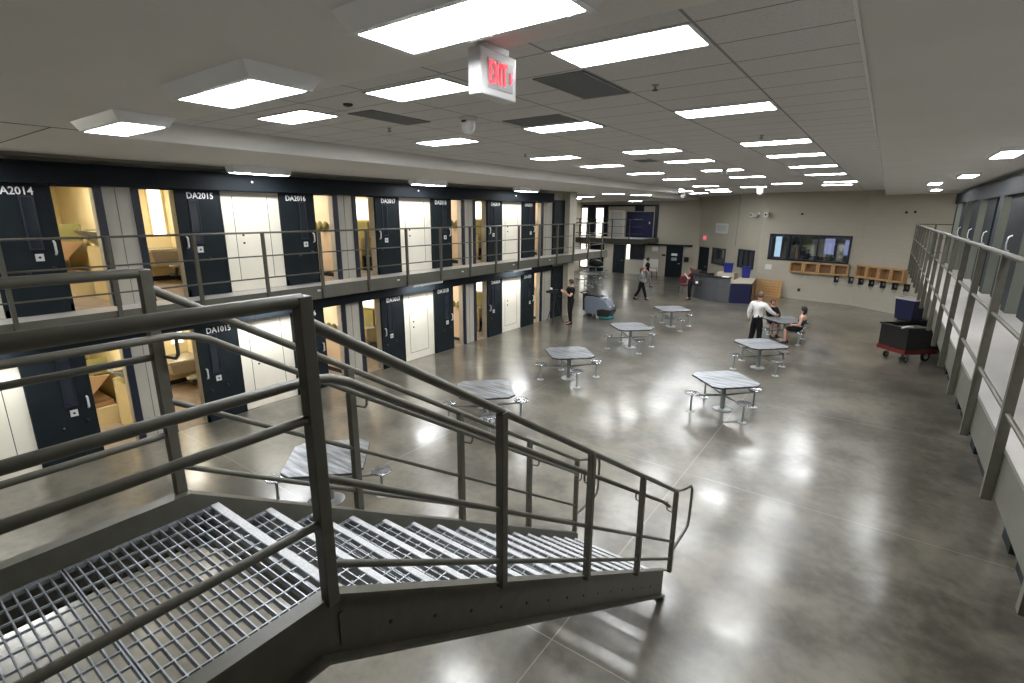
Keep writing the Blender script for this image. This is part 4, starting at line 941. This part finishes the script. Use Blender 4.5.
def person(lab, loc, rz, J, s, skin='skin', hair='hairdark', long_hair=False, shirt='clothblack', sleeve='short', legs='clothblack', skirt=False, shoe='shoe', w=1.0, curl=.5, head_turn=0):
    t = thing('person', lab, 'person', loc, rz)
    N = {}; E = []
    def rad(k): return (RAD[k] if k in RAD else LR[k[:2]])*s*(w if k in ('pelvis','waist','chest') else 1)
    order = ['pelvis','waist','chest','upper','neck','jaw','skull','crown']
    for k in order: N[k] = (tuple(J[k]), rad(k))
    for a,b in zip(order, order[1:]): E.append((a,b))
    hd = Matrix.Rotation(head_turn,3,'Z')
    fw = hd @ Vector((0,1,0)); rt = hd @ Vector((1,0,0)); up = (J['crown']-J['jaw']).normalized()
    sk = J['skull']
    N['nose'] = (tuple(sk+fw*.105*s-up*.035*s), .016*s); E.append(('skull','nose'))
    for q,sg in (('L',-1),('R',1)):
        N['ear'+q] = (tuple(sk+rt*sg*.092*s-up*.02*s-fw*.01*s), .019*s); E.append(('skull','ear'+q))
    for sd in 'LR':
        for k in ('sh','el','wr','hp','kn','an','to'): N[k+sd] = (tuple(J[k+sd]), rad(k+sd))
        E += [('upper','sh'+sd),('sh'+sd,'el'+sd),('el'+sd,'wr'+sd),('pelvis','hp'+sd),('hp'+sd,'kn'+sd),('kn'+sd,'an'+sd),('an'+sd,'to'+sd)]
        f = (J['wr'+sd]-J['el'+sd]).normalized(); x = 1 if sd == 'R' else -1
        side = f.cross(Vector((x,0,0)));  side = side if side.length > .25 else f.cross(Vector((0,0,1))); side.normalize()      # across the palm
        pn = side.cross(f).normalized()*x                                        # palm faces the body
        palm = J['wr'+sd]+f*.055*s; N['palm'+sd] = (tuple(palm), .031*s); E.append(('wr'+sd,'palm'+sd))
        kn = J['wr'+sd]+f*.085*s
        for q,(off,ln) in enumerate(((.030,.066),(.010,.075),(-.010,.070),(-.029,.054))):
            p0 = kn+side*off*s; p1 = p0+(f*.9-pn*.25*curl).normalized()*ln*.5*s; p2 = p1+(f*.6-pn*.8*curl).normalized()*ln*.5*s
            for a,pp,r in (('a',p0,.0105),('b',p1,.009),('c',p2,.0075)): N['f%d%s%s'%(q,a,sd)] = (tuple(pp), r*s)
            E += [('palm'+sd,'f%da%s'%(q,sd)),('f%da%s'%(q,sd),'f%db%s'%(q,sd)),('f%db%s'%(q,sd),'f%dc%s'%(q,sd))]
        q0 = palm+side*.034*s-f*.012*s; q1 = q0+(side*.7+f*.7-pn*.2).normalized()*.036*s; q2 = q1+(f-pn*.3*curl).normalized()*.030*s
        for a,pp,r in (('a',q0,.012),('b',q1,.0105),('c',q2,.009)): N['t%s%s'%(a,sd)] = (tuple(pp), r*s)
        E += [('palm'+sd,'ta'+sd),('ta'+sd,'tb'+sd),('tb'+sd,'tc'+sd)]
    def add(name, me, par=t):
        o = bpy.data.objects.new(name, me); C.objects.link(o); o.parent = par; return o
    bm_ = skin_mesh('body', N, E, skin); bm_.materials.append(M[shirt]); bm_.materials.append(M[legs])
    bones = []
    for a,b in E:
        slot = 0
        if {a,b} <= {'pelvis','waist','chest','upper'} : slot = 1 if sleeve != 'none' or b != 'upper' else 0
        elif a == 'upper' and b[:2] == 'sh' or a[:2] == 'sh': slot = 1 if sleeve in ('short','long') else 0
        elif a[:2] == 'el': slot = 1 if sleeve == 'long' else 0
        elif a == 'pelvis' or a[:2] == 'hp': slot = 2
        elif a[:2] == 'kn': slot = 0 if skirt else 2
        bones.append((Vector(N[a][0]), Vector(N[b][0]), slot, a[:2] == 'sh' and sleeve == 'short'))
    for pl in bm_.polygons:
        best = (9,0)
        for a,b,slot,half in bones:
            d = b-a; u = max(0,min(1,(pl.center-a).dot(d)/max(1e-9,d.length_squared))); dist = (pl.center-(a+d*u)).length
            if dist < best[0]: best = (dist, 0 if half and u > .6 else slot)
        pl.material_index = best[1]
    body = add('body', bm_)
    fc = MB()
    for sg in (-1,1): fc.ball(tuple(sk+fw*.086*s+rt*sg*.033*s-up*.012*s), .0125*s, 8, 6)
    fc.build('eyes','eye',body)
    MB().ball((0,0,0), (.026*s,.010*s,.008*s), 10, 6, T=Matrix.Translation(J['jaw']+fw*.066*s-up*.002*s)@hd.to_4x4()).build('mouth','lip',body)
    # hair: cap shell over the back and top of the skull
    hb = MB(); hm = MB().ball((0,0,0),(.103*s,.112*s,.108*s),18,12)
    hb.v = [tuple(sk + hd@Vector((x,y-.012*s,z+.022*s))) for x,y,z in hm.v]
    keep = [f for f in hm.f if not all((hm.v[i][1] > .045*s and hm.v[i][2] < .050*s) or hm.v[i][2] < -.055*s for i in f)]
    hb.f = keep; h = hb.build('hair',hair,t,True)
    md = h.modifiers.new('thick','SOLIDIFY'); md.thickness = .012*s; md.offset = -1
    if long_hair:
        lh = MB()
        for a in (-.7,-.35,0,.35,.7): 
            c0 = sk+hd@Vector((.085*s*math.sin(a*1.6),-.075*s*math.cos(a),0)); lh.tube([c0+up*.03*s, c0-up*.10*s+hd@Vector((0,-.02*s,0)), c0-up*.21*s],[.04*s,.045*s,.02*s],8)
        lh.build('long_hair',hair,t,True)
    # shirt and sleeves
    k = .020*s; S = {}; SE = []
    pass
    for n in ('waist','chest','upper'): S[n] = (tuple(J[n]), rad(n)+k)
    S['collar'] = (tuple(J['upper']*.35+J['neck']*.65), .055*s)
    SE += [('waist','chest'),('chest','upper'),('upper','collar')]
    for sd in 'LR':
        if sleeve != 'none':
            S['sh'+sd] = (tuple(J['sh'+sd]), rad('sh'+sd)+k); SE.append(('upper','sh'+sd))
            if sleeve == 'short': S['sl'+sd] = (tuple(J['sh'+sd]*.35+J['el'+sd]*.65), .055*s+k); SE.append(('sh'+sd,'sl'+sd))
            else:
                S['el'+sd] = (tuple(J['el'+sd]), rad('el'+sd)+k); S['sl'+sd] = (tuple(J['el'+sd]*.08+J['wr'+sd]*.92), rad('wr'+sd)+k); SE += [('sh'+sd,'el'+sd),('el'+sd,'sl'+sd)]
    if sleeve == 'none': S.pop('collar'); SE.remove(('upper','collar')); S['upper'] = (tuple(J['chest']*.45+J['upper']*.55), .105*s)
    add('shirt', skin_mesh('shirt', S, SE, shirt))
    Tn = {}; TE = []
    Tn['pelvis'] = (tuple(J['pelvis']), rad('pelvis')+k*1.5); Tn['belt'] = (tuple(J['pelvis']*.22+J['waist']*.78), rad('waist')+k*1.6); TE.append(('pelvis','belt'))
    for sd in 'LR':
        Tn['hp'+sd] = (tuple(J['hp'+sd]), rad('hp'+sd)+k); Tn['kn'+sd] = (tuple(J['kn'+sd]), rad('kn'+sd)+k); TE += [('pelvis','hp'+sd),('hp'+sd,'kn'+sd)]
        if not skirt: Tn['an'+sd] = (tuple(J['kn'+sd]*.04+J['an'+sd]*.96+Vector((0,0,.0))), rad('an'+sd)+k*1.5); TE.append(('kn'+sd,'an'+sd))
    add('skirt' if skirt else 'trousers', skin_mesh('trousers', Tn, TE, legs))
    for sd in 'LR':
        a, b = J['an'+sd], J['to'+sd]; d = (b-a); d.z = 0; d.normalize(); z = Vector((0,0,1)); r_ = d.cross(z)
        T = Matrix((r_, d, z)).transposed().to_4x4(); T.translation = Vector((a.x,a.y,b.z-.035*s))
        sh = MB().prism([(-.036*s,-.075*s),(.036*s,-.075*s),(.046*s,.05*s),(.048*s,.13*s),(.03*s,.19*s),(-.03*s,.19*s),(-.048*s,.13*s),(-.046*s,.05*s)],0,.035*s,T)
        sh.frustum((-.042*s,-.07*s),(.042*s,.17*s),.035*s,(-.040*s,-.065*s),(.040*s,.04*s),.10*s,T)
        sh.build('shoe',shoe,t,bevel=.008)
    return t

# cameraman
J,s = stand(1.84,1.18)
J['elR']=Vector((.30,.10,1.16))*s; J['wrR']=Vector((.06,.30,1.25))*s; J['elL']=Vector((-.28,.12,1.14))*s; J['wrL']=Vector((-.10,.33,1.30))*s
J['anL']=Vector((-.17,.05,.09))*s; J['toL']=Vector((-.21,.20,.035))*s; J['anR']=Vector((.17,-.08,.09))*s; J['toR']=Vector((.22,.07,.035))*s; J['knR']=Vector((.13,-.01,.5))*s; J['knL']=Vector((-.13,.05,.5))*s
person('man in black standing behind a camera tripod at the end of the cells',(-10.25,18.42,0),2.45,J,s,hair='hairgrey',sleeve='short',curl=.9,w=1.15)
tp = thing('camera_tripod','black video camera on a tripod in front of the man in black','tripod',(-10.70,17.88,0),2.45)
for a in (0.5,2.6,4.7): MB().tube([(0,0,1.18),(.42*math.cos(a),.42*math.sin(a),.02)],[.022,.014],8).build('leg','black',tp)
MB().lathe([(.05,1.12),(.05,1.26),(.03,1.30)],n=14).build('tripod_head','black',tp); MB().box((-.07,-.16,1.30),(.07,.22,1.46)).build('camera_body','black',tp,bevel=.01)
MB().lathe([(.055,0),(.055,.12),(.065,.14)],n=16,T=Matrix.Translation((0,.22,1.38))@Matrix.Rotation(-PI/2,4,'X')).build('lens_barrel','black',tp); MB().box((-.05,.12,1.48),(.05,.20,1.54)).build('lamp','white',tp,label='small white camera lamp'); MB().tube([(0,-.1,1.2),(.02,-.45,1.12)],.012,8).build('pan_handle','black',tp)
# walking woman in grey
J,s = stand(1.70,.92)
J['knL']=Vector((-.09,.16,.52))*s; J['anL']=Vector((-.09,.30,.10))*s; J['toL']=Vector((-.10,.46,.045))*s; J['knR']=Vector((.09,-.06,.50))*s; J['anR']=Vector((.09,-.32,.13))*s; J['toR']=Vector((.10,-.17,.04))*s
J['elR']=Vector((.24,-.04,1.12))*s; J['wrR']=Vector((.08,.18,1.05))*s; J['elL']=Vector((-.24,-.04,1.12))*s; J['wrL']=Vector((-.07,.19,1.10))*s
person('woman in grey top and dark trousers walking across the open floor',(-10.25,26.1,0),-1.75,J,s,'skinpale','hairgrey',True,'clothgrey','long','clothblack',curl=.9,w=.95)
# man in black polo walking behind her
J,s = stand(1.84,1.05)
J['knL']=Vector((-.10,.14,.52))*s; J['anL']=Vector((-.10,.22,.10))*s; J['toL']=Vector((-.11,.38,.045))*s; J['anR']=Vector((.10,-.22,.12))*s; J['toR']=Vector((.11,-.07,.04))*s
J['elL']=Vector((-.27,.10,1.18))*s; J['wrL']=Vector((-.25,.36,1.14))*s; J['elR']=Vector((.28,-.12,1.14))*s; J['wrR']=Vector((.30,.06,.98))*s
person('man in black polo shirt walking behind the woman in grey, one arm held out',(-11.75,30.8,0),-1.35,J,s,hair='hairdark',sleeve='short',legs='clothgrey')
# woman at the reception desk
J,s = stand(1.72,.95)
J['elR']=Vector((.24,.06,1.12))*s; J['wrR']=Vector((.07,.25,1.30))*s; J['elL']=Vector((-.24,.06,1.14))*s; J['wrL']=Vector((-.06,.27,1.33))*s
person('woman in dark maroon holding a phone up beside the reception desk',(-8.15,27.75,0),1.75,J,s,'skinpale','hairred',True,'clothmaroon','short','clothblack',curl=1.1,w=.95)
ph = MB().box((-.04,-.006,-.075),(.04,.006,.075)).build('mobile_phone','black',loc=(-8.46,27.72,1.36),rz=1.75,bevel=.004); tag(ph,'black phone held up by the woman in dark maroon','phone')
sb = thing('shoulder_bag','black shoulder bag on the hip of the woman in dark maroon','bag',(-7.86,28.0,.78),1.75); MB().box((-.10,-.19,0),(.10,.19,.30)).build('bag_body','bag',sb,bevel=.03); MB().tube([(0,-.17,.28),(.0,-.08,.62),(.0,.08,.62),(0,.17,.28)],.012,8).build('strap','bag',sb,True); MB().box((-.112,-.05,.10),(-.10,.07,.22)).build('bag_patch','paper',sb,label='white patch on the bag')
# man in the white shirt
J,s = stand(1.92,1.08)
J['elR']=Vector((.31,.14,1.20))*s; J['wrR']=Vector((.34,.38,1.08))*s; J['elL']=Vector((-.28,-.05,1.14))*s; J['wrL']=Vector((-.30,.02,.90))*s
J['anL']=Vector((-.15,-.02,.09))*s; J['anR']=Vector((.15,-.02,.09))*s; J['knL']=Vector((-.12,.02,.5))*s; J['knR']=Vector((.12,.02,.5))*s
person('man in white shirt and black trousers standing with his back turned',(-3.16,18.85,0),-.42,J,s,'skin','hairgrey',False,'shirtwhite','long','clothblack',w=1.08)
def sit(h,w=1.0):
    J,s = stand(h,w); dz = .50*s-.45-.0
    d = (.96*s)-(.475+.14*s)
    for k in list(J):
        if k[:2] in ('kn','an','to','hp'): continue
        J[k] = J[k]-Vector((0,0,d))
    for sd,x in (('L',-1),('R',1)):
        J['hp'+sd]=Vector((x*.09,.05,.58))*1; J['kn'+sd]=Vector((x*.10,.44,.56)); J['an'+sd]=Vector((x*.11,.42,.09)); J['to'+sd]=Vector((x*.12,.58,.035))
        for k in ('sh','el','wr'): pass
    return J,s
J,s = sit(1.68,.92)
J['wrR']=J['shR']+Vector((-.08,.42,-.18)); J['elR']=J['shR']+Vector((.06,.20,-.24)); J['wrL']=J['shL']+Vector((.10,.40,-.20)); J['elL']=J['shL']+Vector((-.06,.18,-.25))
person('woman in black jacket with auburn hair sitting at the table facing the room',(-3.09,21.27,0),-2.55,J,s,'skinred','hairred',False,'clothblack','long','clothmaroon',skirt=True,w=.95)
J,s = sit(1.70,.95)
for k in ('chest','upper','neck','jaw','skull','crown','shL','shR'): J[k]=J[k]+Vector((0,-.03,0))
J['elR']=J['shR']+Vector((.07,.02,-.28)); J['wrR']=J['shR']+Vector((-.02,.24,-.36)); J['elL']=J['shL']+Vector((-.07,.04,-.28)); J['wrL']=J['shL']+Vector((.06,.26,-.34))
person('woman with bare shoulders and dark hair sitting sideways at the table',(-1.95,20.13,0),1.45,J,s,'skinpale','hairdark',True,'clothnavy','none','clothblack',skirt=True,w=1.08)
